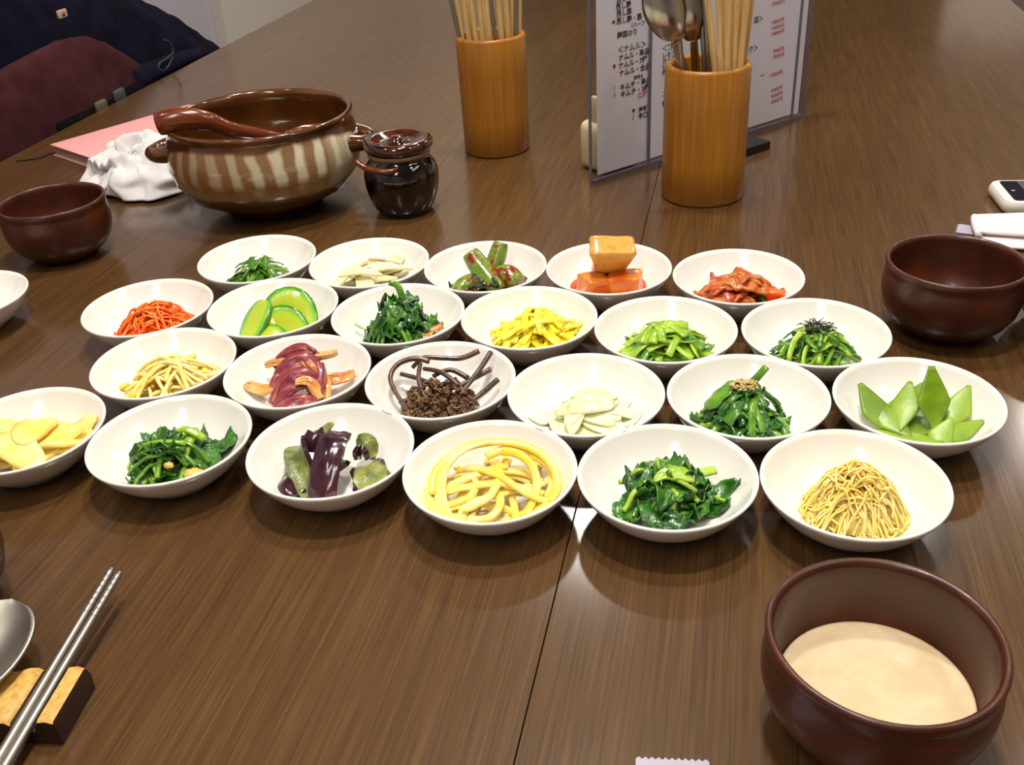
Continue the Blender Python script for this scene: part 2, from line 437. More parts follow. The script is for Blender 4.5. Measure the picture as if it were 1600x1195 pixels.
# brown tea bowls
BOWL = [(0.0, 0.002), (0.022, 0.002), (0.0235, 0.0), (0.0275, 0.0), (0.0285, 0.003), (0.034, 0.0065), (0.0405, 0.0125), (0.0452, 0.0205), (0.0475, 0.030), (0.0478, 0.038), (0.0470, 0.0455), (0.0466, 0.0485), (0.0472, 0.0505), (0.0476, 0.0535), (0.0470, 0.0552), (0.0458, 0.0556), (0.0444, 0.0545), (0.0436, 0.052), (0.0438, 0.046), (0.0440, 0.038), (0.0430, 0.029), (0.0395, 0.0195), (0.033, 0.0115), (0.022, 0.0068), (0.010, 0.0055), (0.0, 0.0052)]
def tea_bowl(x, y, label, group=None, seed=0, k=1.0):
    o = obj('tea_bowl', lathe([(r * k, z * k) for r, z in BOWL], 64, lambda a, z: 1 + 0.006 * sin(2 * a + seed) + 0.004 * sin(3 * a + 2 * seed)), M_BROWNC, loc=(x, y, 0))
    tag(o, label, 'bowl', group); return o
tea_bowl(-0.4154, 0.8781, 'empty brown stoneware bowl beside the crumpled white towel', seed=1)
tea_bowl(0.3205, 0.6300, 'empty dark brown stoneware bowl beside the folded white napkin', seed=2)
tea_bowl(0.1457, 0.2841, 'brown stoneware bowl half filled with milky rice drink', seed=3)
tea_bowl(-0.318, 0.392, 'dark brown stoneware bowl beyond the steel spoon and chopsticks', seed=4)
tea_bowl(0.412, 0.622, 'reddish brown bowl standing next to the empty bowl by the napkin', seed=5, k=0.9)
def milk():
    t = NT('milky_rice_drink'); n = t.noise(t.coord(), 45, 3, 0.6, 1.0); t.color(t.ramp(n, [(0.35, '#d9bf98'), (0.65, '#e2cda8')])); t.set(rough=0.08, spec=0.35); return t.m
LZ = 0.0225
def bowl_in(z):
    P_ = [(0.0436, 0.052), (0.0438, 0.046), (0.0440, 0.038), (0.0430, 0.029), (0.0395, 0.0195), (0.033, 0.0115), (0.022, 0.0068), (0.010, 0.0055)]
    for (r0, z0), (r1, z1) in zip(P_, P_[1:]):
        if z1 <= z <= z0: return r1 + (r0 - r1) * (z - z1) / (z0 - z1)
    return 0.01
lq = lathe([(0.0, 0.0060), (bowl_in(0.0075) - 0.001, 0.0075), (bowl_in(0.0115) - 0.0008, 0.0115), (bowl_in(0.0195) - 0.0008, 0.0195), (bowl_in(LZ) - 0.0006, LZ), (bowl_in(LZ) - 0.0018, LZ - 0.0004), (0.0, LZ - 0.0005)], 64)
tag(obj('rice_drink', lq, milk(), loc=(0.1457, 0.2841, 0)), 'milky beige rice drink inside the brown bowl', 'drink')

# big serving bowl
BB = Vector((-0.2350, 0.982, 0))
bb = empty('serving_bowl', BB)
PB = [(0.0, 0.003), (0.044, 0.003), (0.046, 0.0), (0.053, 0.0), (0.055, 0.004), (0.066, 0.010), (0.084, 0.022), (0.0945, 0.037), (0.0985, 0.052), (0.0975, 0.066), (0.0935, 0.079), (0.0915, 0.083), (0.0925, 0.0865), (0.0945, 0.089), (0.0940, 0.0912), (0.0915, 0.0918), (0.0890, 0.0905), (0.0878, 0.086), (0.0895, 0.078), (0.0930, 0.066), (0.0938, 0.052), (0.090, 0.039), (0.080, 0.026), (0.064, 0.015), (0.04, 0.010), (0.0, 0.009)]
PB = [(r * 0.978 if z > 0.012 else r * 0.90, z * 1.04) for r, z in PB]
obj('body', lathe(PB, 96, lambda a, z: 1 + 0.006 * sin(2 * a + 0.6)), M_BIG, bb)
for s, rz in ((1, -0.06), (-1, 0.05)):
    p = smooth_path([(0.088 * s, -0.020, 0.066), (0.104 * s, -0.014, 0.064), (0.1125 * s, 0.0, 0.0625), (0.104 * s, 0.014, 0.064), (0.088 * s, 0.020, 0.066)], 5)
    h = sweep(p, 0.017, 0.017, 10, taper=lambda u: 1.0 - 0.25 * sin(pi * u) + 0.1)
    h.join(ellipsoid((0.1075 * s, 0, 0.0625), 0.0085, 0.014, 0.0095, 14, 8))
    obj('lug_handle', h, M_LUG, bb, rz=rz)
tag(bb, 'large brown glazed bowl with white slip strokes and lug handles', 'bowl')
# ladle resting in it
ld = empty('ladle', BB)
hp = smooth_path([BB * -1 + Vector(at_plane(247, 193, (0, 0.937, 0), Vector((0, 1, 0)))), BB * -1 + Vector(at_plane(285, 186, (0, 0.939, 0), Vector((0, 1, 0)))), BB * -1 + Vector(at_plane(325, 190, (0, 0.944, 0), Vector((0, 1, 0)))), BB * -1 + Vector(at_plane(362, 203, (0, 0.955, 0), Vector((0, 1, 0)))), Vector((0.012, -0.004, 0.070)), Vector((0.03, 0.014, 0.058))], 6)
obj('handle', sweep(hp, 0.020, 0.0225, 14, taper=lambda u: (0.98 + 0.14 * min(1, u * 14)) * (1.0 - 0.52 * min(1, u * 1.25)) + 0.02), M_REDWOOD, ld)
def lad(u, v):
    a = 2 * pi * v; r = 0.031 * sin(u * pi * 0.5)
    return Vector((0.048 + r * cos(a) * 1.15, 0.024 + r * sin(a), 0.0405 + 0.022 * (1 - cos(u * pi * 0.5)) ** 1.1 + 0.20 * r * sin(a) * 0.4))
obj('scoop', sheet(lad, 8, 28, 0.003), M_REDWOOD, ld)
tag(ld, 'red brown wooden ladle leaning over the rim of the serving bowl', 'ladle')

# condiment jar
JL = Vector((-0.0965, 0.941, 0))
jr = empty('condiment_jar', JL)
obj('body', lathe([(0.0, 0.0015), (0.023, 0.0015), (0.0245, 0.0), (0.0265, 0.0005), (0.0300, 0.007), (0.0345, 0.018), (0.0368, 0.030), (0.0368, 0.040), (0.0345, 0.048), (0.0300, 0.0535), (0.0275, 0.056), (0.0275, 0.0595), (0.0262, 0.0605), (0.0248, 0.0595), (0.0248, 0.055), (0.030, 0.046), (0.032, 0.034), (0.028, 0.014), (0.018, 0.006), (0.0, 0.005)], 64), M_JAR, jr)
lid = obj('lid', lathe([(0.0, 0.0605), (0.0225, 0.0605), (0.0292, 0.0612), (0.0318, 0.0630), (0.0340, 0.0665), (0.0342, 0.0700), (0.0325, 0.0728), (0.0292, 0.0742), (0.025, 0.0730), (0.0195, 0.0700), (0.0135, 0.0688), (0.0095, 0.0702), (0.0075, 0.0735), (0.0055, 0.0752), (0.0, 0.0755)], 64), M_JARLID, jr)
obj('lid_foot', lathe([(0.0285, 0.0575), (0.0308, 0.0585), (0.0312, 0.0625), (0.0280, 0.0625), (0.0285, 0.0575)], 64), M_CLAY, lid)
tag(jr, 'small black brown glazed jar with a ringed lid', 'jar')
sp_ = smooth_path([Vector((-0.0395, -0.024, 0.0605)), Vector((-0.030, -0.0285, 0.0545)), Vector((-0.017, -0.0325, 0.0520)), Vector((-0.006, -0.0330, 0.0515)), Vector((0.000, -0.0305, 0.0530))], 5)
tag(obj('jar_spoon', sweep(sp_, 0.0072, 0.0058, 8, taper=lambda u: 0.8 + 0.3 * sin(pi * u)), M_REDWOOD, loc=JL), 'thin red brown spoon handle sticking out under the jar lid', 'spoon')

# ------------------------------------------------------------------ bamboo cups with cutlery
CUP1 = Vector((0.0, 1.1165, 0)); CUP2 = Vector((0.2015, 0.9315, 0)); CH = 0.129
def bamboo_cup(c, label, R0, R1, seed):
    prof = [(0.0, 0.001), (R0 - 0.002, 0.0), (R0, 0.002), (R0 + (R1 - R0) * 0.3, CH * 0.3), (R0 + (R1 - R0) * 0.7, CH * 0.7), (R1, CH - 0.003), (R1 - 0.001, CH - 0.0008), (R1 - 0.0025, CH), (R1 - 0.0055, CH - 0.0005), (R1 - 0.0065, CH - 0.003), (R0 - 0.0065, 0.008), (R0 - 0.009, 0.006), (0.0, 0.006)]
    o = obj('bamboo_cup', lathe(prof, 64, lambda a, z: 1 + 0.012 * sin(2 * a + seed) + 0.004 * sin(5 * a)), M_BAM, loc=c)
    return tag(o, label, 'cup')
bamboo_cup(CUP1, 'bamboo cup with chopsticks standing behind the glazed jar', 0.0372, 0.0385, 0.4)
bamboo_cup(CUP2, 'bamboo cup with spoons and chopsticks in front of the menu', 0.0398, 0.0395, 1.7)
YN = Vector((0, 1, 0))
def stick_in(cup, u0, v0, u1, v1, dy0, dy1, length=0.225):
    """line of a stick from two pixels, each at a depth inside the cup; foot kept inside the cup"""
    a = at_plane(u0, v0, (0, cup.y + dy0, 0), YN); b = at_plane(u1, v1, (0, cup.y + dy1, 0), YN)
    d = (b - a).normalized(); k = (0.0085 - a.z) / d.z; p = a + d * k
    off = Vector((p.x - cup.x, p.y - cup.y, 0))
    if off.length > 0.0255:
        off = off.normalized() * 0.0255; p = Vector((cup.x + off.x, cup.y + off.y, p.z)); d = (a - p).normalized()
    return p, d
def chopstick_obj(p, d, w0, w1, length, mat, label, group, name='wooden_chopstick', square=True):
    pts = [p + d * (length * i / 6) for i in range(7)]
    v = sweep([q - p for q in pts], w0, w0, 8 if square else 12, taper=lambda u: 1 + (w1 / w0 - 1) * u, box=square)
    return tag(obj(name, v, mat, loc=p, smooth='auto'), label, 'chopstick', group)
S1 = [(722, 60, 714, 0, 0.000), (733, 61, 724, 0, -0.010), (744, 62, 736, 0, -0.018), (755, 62, 748, 0, -0.022), (766, 62, 760, 0, -0.024), (784, 62, 777, 0, -0.022), (794, 60, 790, 0, -0.016), (800, 58, 801, 0, -0.004), (761, 58, 757, 0, 0.012), (740, 58, 731, 0, 0.012), (784, 58, 783, 0, 0.010), (811, 52, 811, 0, 0.004)]
for (u0, v0, u1, v1, dy) in S1:
    p, d = stick_in(CUP1, u0, v0, u1, v1, dy, dy * 1.15)
    chopstick_obj(p, d, 0.0048, 0.0062, 0.225, M_STICK, 'pale wooden chopstick in the bamboo cup behind the jar', 'wooden chopsticks behind the jar')
for (u0, v0, u1, v1, dy) in [(717, 57, 705, 0, -0.006), (775, 62, 766, 0, -0.025), (806, 54, 806, 0, -0.008)]:
    p, d = stick_in(CUP1, u0, v0, u1, v1, dy, dy * 1.1)
    chopstick_obj(p, d, 0.0040, 0.0056, 0.23, M_STEELD, 'grey steel chopstick among the wooden ones behind the jar', 'steel chopsticks behind the jar', 'steel_chopstick', False)
S2 = [(1117, 108, 1106, 0, -0.010), (1127, 110, 1124, 0, -0.021), (1136, 110, 1136, 0, -0.024), (1147, 108, 1152, 0, -0.014), (1156, 106, 1164, 0, -0.016), (1161, 102, 1173, 0, -0.004), (1150, 102, 1150, 0, 0.006), (1130, 102, 1131, 0, 0.008), (1142, 106, 1144, 0, -0.004)]
for (u0, v0, u1, v1, dy) in S2:
    p, d = stick_in(CUP2, u0, v0, u1, v1, dy, dy * 1.1)
    chopstick_obj(p, d, 0.0048, 0.0064, 0.225, M_STICK, 'pale wooden chopstick in the bamboo cup by the menu', 'wooden chopsticks by the menu')

def spoon_mesh(bw=0.036, bl=0.058, hl=0.15, depth=0.008):
    """spoon along +X: bowl centred at 0, handle towards -X, hollow side +Z"""
    def fn(u, v):
        x = (u - 0.5); yy = (v - 0.5) * 2
        w = bw / 2 * (max(0.0, 1 - (2 * x) ** 2)) ** 0.5 * (1 + 0.12 * x * 2)
        k = max(0.0, 1 - (2 * x) ** 2 * 0.9)
        y = yy * w
        return Vector((x * bl, y, depth * ((y / (bw / 2)) ** 2 * 0.95 + (2 * x) ** 2 * 0.9 - 0.9)))
    b = sheet(fn, 20, 14, 0.0014)
    pts = smooth_path([(-bl * 0.40, 0, -0.0006), (-bl * 0.5, 0, 0.001), (-bl * 0.62, 0, 0.004), (-bl * 0.5 - hl * 0.35, 0, 0.010), (-bl * 0.5 - hl * 0.7, 0, 0.009), (-bl * 0.5 - hl, 0, 0.004)], 5)
    h = sweep(pts, 0.0085, 0.0026, 8, taper=lambda u: 0.75 + 0.5 * u)
    return b, h
def spoon_obj(M_, label, group=None, mat=M_STEEL, **kw):
    b, h = spoon_mesh(**kw)
    r = empty('steel_spoon', M_.to_translation())
    M2 = M_.copy(); M2.translation = (0, 0, 0)
    obj('spoon_bowl', b.xf(M2), mat, r); obj('handle', h.xf(M2), mat, r)
    return tag(r, label, 'spoon', group)
def frame(x, z, o):
    x = x.normalized(); y = z.cross(x).normalized(); z = x.cross(y)
    return Matrix(((x.x, y.x, z.x, o.x), (x.y, y.y, z.y, o.y), (x.z, y.z, z.z, o.z), (0, 0, 0, 1)))
for (u0, v0, u1, v1, dy, bz, lab, sgn) in [(1075, 108, 1041, 24, -0.018, 0.0, 'steel spoon with its bowl leaning out towards the glazed jar', -1), (1090, 108, 1081, 24, 0.006, 0, 'steel spoon standing between the leaning spoon and the wooden chopsticks', -1)]:
    a = at_plane(u0, v0, (0, CUP2.y + dy, 0), YN); b = at_plane(u1, v1, (0, CUP2.y + dy * 0.9, 0), YN)
    ft = Vector((CUP2.x + (0.021 if u0 < 1080 else 0.008), CUP2.y + (-0.010 if u0 < 1080 else 0.012), 0.012)); d = (b - ft).normalized(); c = b + d * 0.004
    foot = c - d * 0.029; L_ = (foot - ft).length
    spoon_obj(frame(d, Vector((0, sgn, 0.15)) * -1, c), lab, None, M_STEEL, bw=0.036, bl=0.056, hl=min(0.15, L_ - 0.004), depth=0.008)
# two more handles at the back of the cup
for (u0, v0, u1, v1, dy) in [(1065, 100, 1056, 0, -0.010), (1101, 106, 1096, 0, 0.004), (1108, 107, 1101, 0, -0.002)]:
    p, d = stick_in(CUP2, u0, v0, u1, v1, dy, dy)
    chopstick_obj(p, d, 0.0042, 0.0056, 0.22, M_STEELD, 'grey steel chopstick beside the spoons in the bamboo cup', 'steel chopsticks by the spoons', 'steel_chopstick', False)

# ------------------------------------------------------------------ menu
MA = Vector((0.0943, 0.981, 0)); MBp = Vector((0.3681, 1.1669, 0))
MD = (MBp - MA).normalized(); MN = Vector((MD.y, -MD.x, 0)); ML = (MBp - MA).length; MHT = 0.30
def acrylic():
    t = NT('clear_acrylic'); n = t.n; out = n['Material Output']; n.remove(t.b)
    tr = t.N('ShaderNodeBsdfTransparent'); tr.inputs[0].default_value = (0.96, 0.965, 0.98, 1)
    gl = t.N('ShaderNodeBsdfGlossy'); gl.inputs['Roughness'].default_value = 0.03
    lw = t.N('ShaderNodeLayerWeight'); lw.inputs[0].default_value = 0.5
    fr = t.N('ShaderNodeMath', operation='MULTIPLY_ADD'); pw = t.math('POWER', lw.outputs['Facing'], 5.0); t.L(pw, fr.inputs[0]); fr.inputs[1].default_value = 0.5; fr.inputs[2].default_value = 0.02
    mx = t.N('ShaderNodeMixShader'); t.L(fr.outputs[0], mx.inputs[0]); t.L(tr.outputs[0], mx.inputs[1]); t.L(gl.outputs[0], mx.inputs[2])
    t.L(mx.outputs[0], out.inputs[0]); return t.m
M_ACR = acrylic()
M_ACRE = NT('acrylic_edge').color('#6e6a78').set(rough=0.2, alpha=1.0).m
M_PAPER = plain('menu_paper', '#efeaf2', 0.7)
def ink(name, c): return plain(name, c, 0.7)
M_INK = ink('black_ink', '#1c1a20'); M_RED = ink('red_ink', '#cc3a26'); M_GRN = ink('green_ink', '#2f6b4e'); M_ORG = ink('orange_ink', '#d8642a'); M_DOT = ink('maroon_ink', '#8c3a44')
RZM = math.atan2(MD.y, MD.x)
menu = empty('menu_holder', MA, RZM)         # local x along the menu, -y to the camera, z up
def mbox(name, x0, x1, y0, y1, z0, z1, mat, parent=menu):
    return obj(name, rbox(x1 - x0, y1 - y0, z1 - z0, 0), mat, parent, loc=((x0 + x1) / 2, (y0 + y1) / 2, z0), smooth=False)
def mpx(u, v):                               # pixel -> (x, z) on the menu
    p = at_plane(u, v, MA, MN); q = p - MA; return q.dot(MD), q.z
xs = lambda u, v: mpx(u, v)[0]
mbox('front_pane', 0.0, ML, -0.0034, -0.0022, 0.0, MHT, M_ACR)
mbox('back_pane', 0.0, ML, 0.0014, 0.0026, 0.0, MHT, M_ACR)
mbox('edge_strip', 0.0, 0.0011, -0.0022, 0.0014, 0.0, MHT, M_ACRE)
mbox('edge_strip', ML - 0.0011, ML, -0.0022, 0.0014, 0.0, MHT, M_ACRE)
mbox('edge_strip', 0.0016, ML - 0.0016, -0.0022, 0.0014, 0.0, 0.003, M_ACRE)
xa = xs(934, 281); xb = xs(1010, 262); xc = xs(1233, 188); xd = xs(1246, 183)
pg = mbox('paper', xa, xb + 0.012, 0.0, 0.0006, 0.0065, MHT - 0.004, M_PAPER)
pg2 = mbox('paper', xb + 0.003, xc, -0.0012, -0.0006, 0.0075, MHT - 0.004, M_PAPER)
mbox('paper', xc - 0.004, xd, 0.0, 0.0006, 0.0055, MHT - 0.004, M_PAPER)
mbox('divider', xb - 0.0010, xb + 0.0030, -0.0021, -0.0013, 0.003, MHT, M_ACRE)
mbox('divider', xc, xc + 0.0035, -0.0021, -0.0013, 0.003, MHT, M_ACRE)
def text(u, v, s, px, mat, y, bold=0.028):
    x, z = mpx(u, v); x2, z2 = mpx(u, v - px); h = abs(z2 - z)
    cu = bpy.data.curves.new('printed_text', 'FONT'); cu.body = s; cu.size = h * 1.12; cu.resolution_u = 2; cu.offset = h * bold; xsc = 1.3 if mat is M_RED and len(s) > 1 else 1.0
    o = bpy.data.objects.new('printed_text_tmp', cu); COL.objects.link(o)
    dg = bpy.context.evaluated_depsgraph_get(); me = bpy.data.meshes.new_from_object(o.evaluated_get(dg))
    bpy.data.objects.remove(o, do_unlink=True); bpy.data.curves.remove(cu)
    if not me.vertices: return
    me.name = 'printed_text'; me.materials.clear(); me.materials.append(mat)
    q = bpy.data.objects.new('printed_text', me); COL.objects.link(q); q.parent = menu
    q.location = (x, y, z); q.rotation_euler = (pi / 2, 0, 0); q.scale = (xsc, 1, 1)
Y1 = -0.0003; Y2 = -0.0015
for (u, v, s, px, m) in [(963, 4, '蒸し牛', 10, M_INK), (962, 15, '蒸し鶏', 10, M_INK), (963, 26, '蒸し豚', 10, M_INK), (963, 38, '蒸し鶏・豚', 10, M_INK), (956, 38, '●', 7, M_DOT), (982, 44, '（ハーフ', 8, M_INK), (964, 60, '韓国のり', 10, M_INK),
                         (965, 83, '＜ナムル＞', 11, M_GRN), (966, 95, 'ナムル・単品', 10, M_INK), (966, 107, 'ナムル・7種', 10, M_INK), (957, 107, '●', 7, M_DOT), (967, 119, 'ナムル・全品', 10, M_INK), (990, 124, '説明は', 6, M_INK),
                         (968, 141, 'キムチ・単品', 10, M_INK), (959, 141, '/', 9, M_RED), (969, 152, 'キムチ・3種', 10, M_INK), (959, 153, '/', 9, M_INK), (996, 154, '各種', 9, M_ORG), (987, 176, '●', 7, M_DOT), (997, 176, '海鮮', 9, M_INK), (988, 187, '/', 9, M_INK), (997, 186, '辛口', 9, M_INK)]:
    text(u, v, s, px, m, Y1)
for (u, v, s, px, m) in [(1033, 80, '＜割り', 10, M_GRN), (1033, 91, 'レモン', 9, M_INK), (1033, 100, 'カシス', 9, M_INK), (1033, 109, 'ピーチ', 9, M_INK), (1033, 118, '梅', 9, M_INK), (1033, 151, 'スト', 9, M_INK), (1033, 166, '種', 9, M_INK),
                         (1204, 9, '2000円', 8, M_RED), (1203, 38, '1800円', 8, M_RED), (1203, 47, '1600円', 8, M_RED), (1203, 56, '1800円', 8, M_RED), (1206, 83, '300円', 8, M_RED), (1206, 92, '300円', 8, M_RED), (1200, 121, '1000円', 8, M_RED), (1203, 144, '600円', 8, M_RED), (1203, 153, '600円', 8, M_RED), (1203, 162, '600円', 8, M_RED),
                         (1176, 36, '国＞', 10, M_GRN), (1160, 84, 'ック＞', 10, M_INK), (1186, 121, '―', 8, M_INK)]:
    text(u, v, s, px * (0.9 if m is M_RED else 1), m, Y2, 0.012 if m is M_RED else 0.02)
tag(menu, 'clear acrylic menu holder with printed white menu sheets', 'menu')
# clear stand with a black foot behind the cup
M_BLK = plain('black_plastic', '#0e0d10', 0.35)
cs = empty('card_stand', MA, RZM)
mbox('foot', 0.115, 0.213, -0.055, -0.022, 0.0, 0.009, M_BLK, cs)
mbox('upright', 0.135, 0.188, -0.030, -0.026, 0.0092, 0.075, M_ACR, cs)
tag(cs, 'small clear upright card stand on a flat black foot', 'stand')
# ivory dispenser
M_IVORY = plain('ivory_plastic', '#cdbf94', 0.4)
iv = empty('toothpick_box', MA + MD * 0.050 - MN * 0.030, RZM)
obj('body', rbox(0.052, 0.040, 0.052, 0.009, 3), M_IVORY, iv)
obj('lid_tab', rbox(0.006, 0.012, 0.028, 0.002, 2).move((-0.016, 0, 0.0505)), M_IVORY, iv)
tag(iv, 'ivory plastic toothpick box half hidden behind the menu', 'box')

# ------------------------------------------------------------------ notebook, towel, phone, napkin, wrappers
c0 = Vector((-0.5467, 1.197, 0)); ba = Vector((0.671, 0.742, 0)).normalized(); bb_ = Vector((ba.y, -ba.x, 0))
NBL, NBW, NBT = 0.200, 0.140, 0.0145
nb = empty('notebook', c0 + ba * (NBL / 2) + bb_ * (NBW / 2), math.atan2(ba.y, ba.x))
M_PINK = plain('pink_cover', '#e8a2a0', 0.6); M_PAGES = plain('page_edges', '#a8937e', 0.85)
obj('front_cover', rbox(NBL, NBW, 0.0018, 0.0006).move((0, 0, NBT - 0.0018)), M_PINK, nb, smooth='auto')
obj('back_cover', rbox(NBL, NBW, 0.0018, 0.0006), M_PINK, nb, smooth='auto')
obj('pages', rbox(NBL - 0.008, NBW - 0.008, NBT - 0.0038, 0).move((0, 0.002, 0.0019)), M_PAGES, nb, smooth=False)
rib = [nb.matrix_basis.inverted() @ Vector(p) for p in smooth_path([at(112, 238, 0.003), at(80, 239, 0.0012), at(62, 246, 0.001), at(26, 251, 0.001)], 5)]
obj('ribbon', sweep(rib, 0.005, 0.0008, 6), plain('dark_ribbon', '#23110f', 0.8), nb)
tag(nb, 'pink hardback notebook under the crumpled white towel', 'notebook')

M_TOWEL = cloth('white_cotton', '#d4cfce', '#dedad9', 60)
def towel():
    cx, cy = -0.388, 1.078
    def fn(u, v):
        a = 2 * pi * v; r = u
        edge = 1 + 0.22 * noise.noise(Vector((cos(a) * 1.4, sin(a) * 1.4, 3.3))) + 0.07 * noise.noise(Vector((cos(a) * 5, sin(a) * 5, 1.3)))
        rx, ry = 0.080 * edge, 0.066 * edge
        x = cx + r * rx * cos(a) + 0.020 * noise.noise(Vector((r * cos(a) * 3.4, r * sin(a) * 3.4, 9)))
        y = cy + r * ry * sin(a) + 0.020 * noise.noise(Vector((r * cos(a) * 3.4, r * sin(a) * 3.4, 19)))
        q = Vector((x * 22, y * 22, 0.7)); w = Vector((noise.noise(q * 0.7), noise.noise(q * 0.7 + Vector((5, 1, 2))), 0)) * 1.3
        ridge = 1 - abs(noise.noise(q + w)) * 2.0; ridge2 = 1 - abs(noise.noise((q + w) * 2.1 + Vector((3, 3, 3)))) * 2.0
        prof = max(0.0, 1 - r ** 2.2)
        ridge3 = 1 - abs(noise.noise((q + w * 1.5) * 4.3 + Vector((7, 3, 1)))) * 2.0
        z = 0.003 + prof * (0.014 + 0.026 * ridge + 0.011 * ridge2 + 0.003 * ridge3) + 0.010 * (1 - prof) * max(0, noise.noise(q * 0.9))
        z = max(z, 0.0025)
        d = Vector((x, y, 0)) - c0
        du, dv = d.dot(ba), d.dot(bb_)
        inside = min(max(0, min(1, (du + 0.004) / 0.01)), max(0, min(1, (NBL - du) / 0.01)), max(0, min(1, (NBW + 0.008 - dv) / 0.012)), max(0, min(1, (dv + 0.004) / 0.01)))
        z += (NBT + 0.0015) * inside
        return Vector((x, y, z))
    return sheet(fn, 54, 150, 0.0014)
tag(obj('hand_towel', towel(), M_TOWEL), 'crumpled white damp hand towel beside the serving bowl', 'towel')

ph = empty('phone', (0.4985, 0.8535, 0), radians(-9))
def rrect(w, h, r, n=5):
    P_ = []
    for cx, cy, a0 in ((w / 2 - r, h / 2 - r, 0), (-w / 2 + r, h / 2 - r, 90), (-w / 2 + r, -h / 2 + r, 180), (w / 2 - r, -h / 2 + r, 270)):
        for i in range(n + 1):
            a = radians(a0 + 90 * i / n); P_.append((cx + r * cos(a), cy + r * sin(a)))
    return P_
def stack(profiles):                        # (poly, z) rings joined to a closed body
    n = len(profiles[0][0]); v = []; f = []
    for poly, z in profiles: v += [(p[0], p[1], z) for p in poly]
    for k in range(len(profiles) - 1):
        for i in range(n):
            j = (i + 1) % n; f.append((k * n + i, k * n + j, (k + 1) * n + j, (k + 1) * n + i))
    f.append(tuple(reversed(range(n)))); f.append(tuple((len(profiles) - 1) * n + i for i in range(n)))
    return VF().add(v, f)
M_CASE = plain('white_silicone', '#e4dcd0', 0.45); M_SCR = plain('dark_screen', '#23232b', 0.12)
PW, PL = 0.062, 0.118
PX = PL / 2 - 0.038
obj('case', stack([(rrect(PL - 0.010, PW - 0.010, 0.007), 0.0), (rrect(PL - 0.003, PW - 0.003, 0.010), 0.002), (rrect(PL, PW, 0.011), 0.006), (rrect(PL - 0.001, PW - 0.001, 0.011), 0.010), (rrect(PL - 0.004, PW - 0.004, 0.010), 0.0125), (rrect(PL - 0.008, PW - 0.008, 0.009), 0.0128)]).move((PX, 0, 0)), M_CASE, ph, smooth='auto')
obj('screen', extrude(rrect(PL - 0.0165, PW - 0.011, 0.004), 0.0121, 0.0132).move((PX + 0.001, 0, 0)), M_SCR, ph, smooth=False)
obj('display', extrude(rrect(PL - 0.048, PW - 0.013, 0.001), 0.0131, 0.0134).move((PX + 0.001, 0, 0)), plain('grey_display', '#5b5a60', 0.15), ph, smooth=False)
obj('button', ellipsoid((PX - PL / 2 + 0.015, 0, 0.0132), 0.0018, 0.0018, 0.0003), plain('pale_mark', '#9a9aa2', 0.4), ph)
obj('volume_slot', extrude(rrect(0.024, 0.0042, 0.002), -0.0003, 0.0006).xf(Matrix.Translation((PX - PL / 2 + 0.034, -PW / 2, 0.006)) @ Matrix.Rotation(pi / 2, 4, 'X')), M_BLK, ph, smooth=False)
tag(ph, 'smartphone in a white case lying beyond the folded napkin', 'phone')

def napkin():
    def layer(z0, dz, pts, k):
        A, B, C, D = [Vector(p) for p in pts]
        def fn(u, v):
            p = (A * (1 - u) + B * u) * (1 - v) + (D * (1 - u) + C * u) * v
            z = z0 + dz * (0.5 + 0.5 * noise.noise(Vector((u * 2.5, v * 2.5, k)))) * (1 if 0.02 < v < 0.98 else 0.4)
            return Vector((p.x, p.y, z))
        return sheet(fn, 14, 14, 0.0022)
    v = layer(0.0030, 0.001, [(0.408, 0.760, 0), (0.53, 0.722, 0), (0.560, 0.790, 0), (0.4235, 0.812, 0)], 1)
    v.join(layer(0.0080, 0.002, [(0.4105, 0.778, 0), (0.53, 0.735, 0), (0.555, 0.805, 0), (0.4225, 0.816, 0)], 2))
    # fold at the edge
    p = smooth_path([(0.4105, 0.778, 0.0058), (0.416, 0.798, 0.0062), (0.4228, 0.816, 0.0062)], 5)
    v.join(sweep(p, 0.006, 0.0075, 10)); return v
tag(obj('napkin', napkin(), plain('napkin_paper', '#e9dedb', 0.9)), 'folded white napkin lying behind the empty dark bowl', 'napkin')
M_WRAP = NT('white_wrapper').color('#aaa6b4').set(rough=0.3).m
def wrapper(A, B, depth, teeth, th, z=0.0008):
    """flat packet with a pinked end between A and B"""
    A = Vector((A[0], A[1], 0)); B = Vector((B[0], B[1], 0)); d = B - A; nrm = Vector((d.y, -d.x, 0)).normalized(); k = d.length / teeth
    poly = []
    for i in range(teeth):
        poly.append(A + d * (i / teeth)); poly.append(A + d * ((i + 0.5) / teeth) - nrm * k * 0.45)
    poly.append(B); poly += [B + nrm * depth, A + nrm * depth]
    poly = [(p.x, p.y) for p in poly][::-1]
    ar = sum(poly[i][0] * poly[(i + 1) % len(poly)][1] - poly[(i + 1) % len(poly)][0] * poly[i][1] for i in range(len(poly)))
    if ar < 0: poly = poly[::-1]
    return extrude(poly, z, z + th)
wa = at(1495, 363, 0.001); wb = at(1499, 350, 0.001)
tag(obj('towel_wrapper', wrapper((wa.x, wa.y), (wb.x, wb.y), 0.05, 6, 0.0008, 0.0003), M_WRAP, smooth=False), 'pinked end of a white wrapper tucked by the folded napkin', 'wrapper')
wa = at(993, 1186, 0.001); wb = at(1108, 1191, 0.001)
pk = empty('towel_packet')
obj('seal', wrapper((wa.x, wa.y), (wb.x, wb.y), 0.012, 11, 0.001, 0.0004), M_WRAP, pk, smooth=False)
pd = (wb - wa).normalized(); pn = Vector((pd.y, -pd.x, 0))
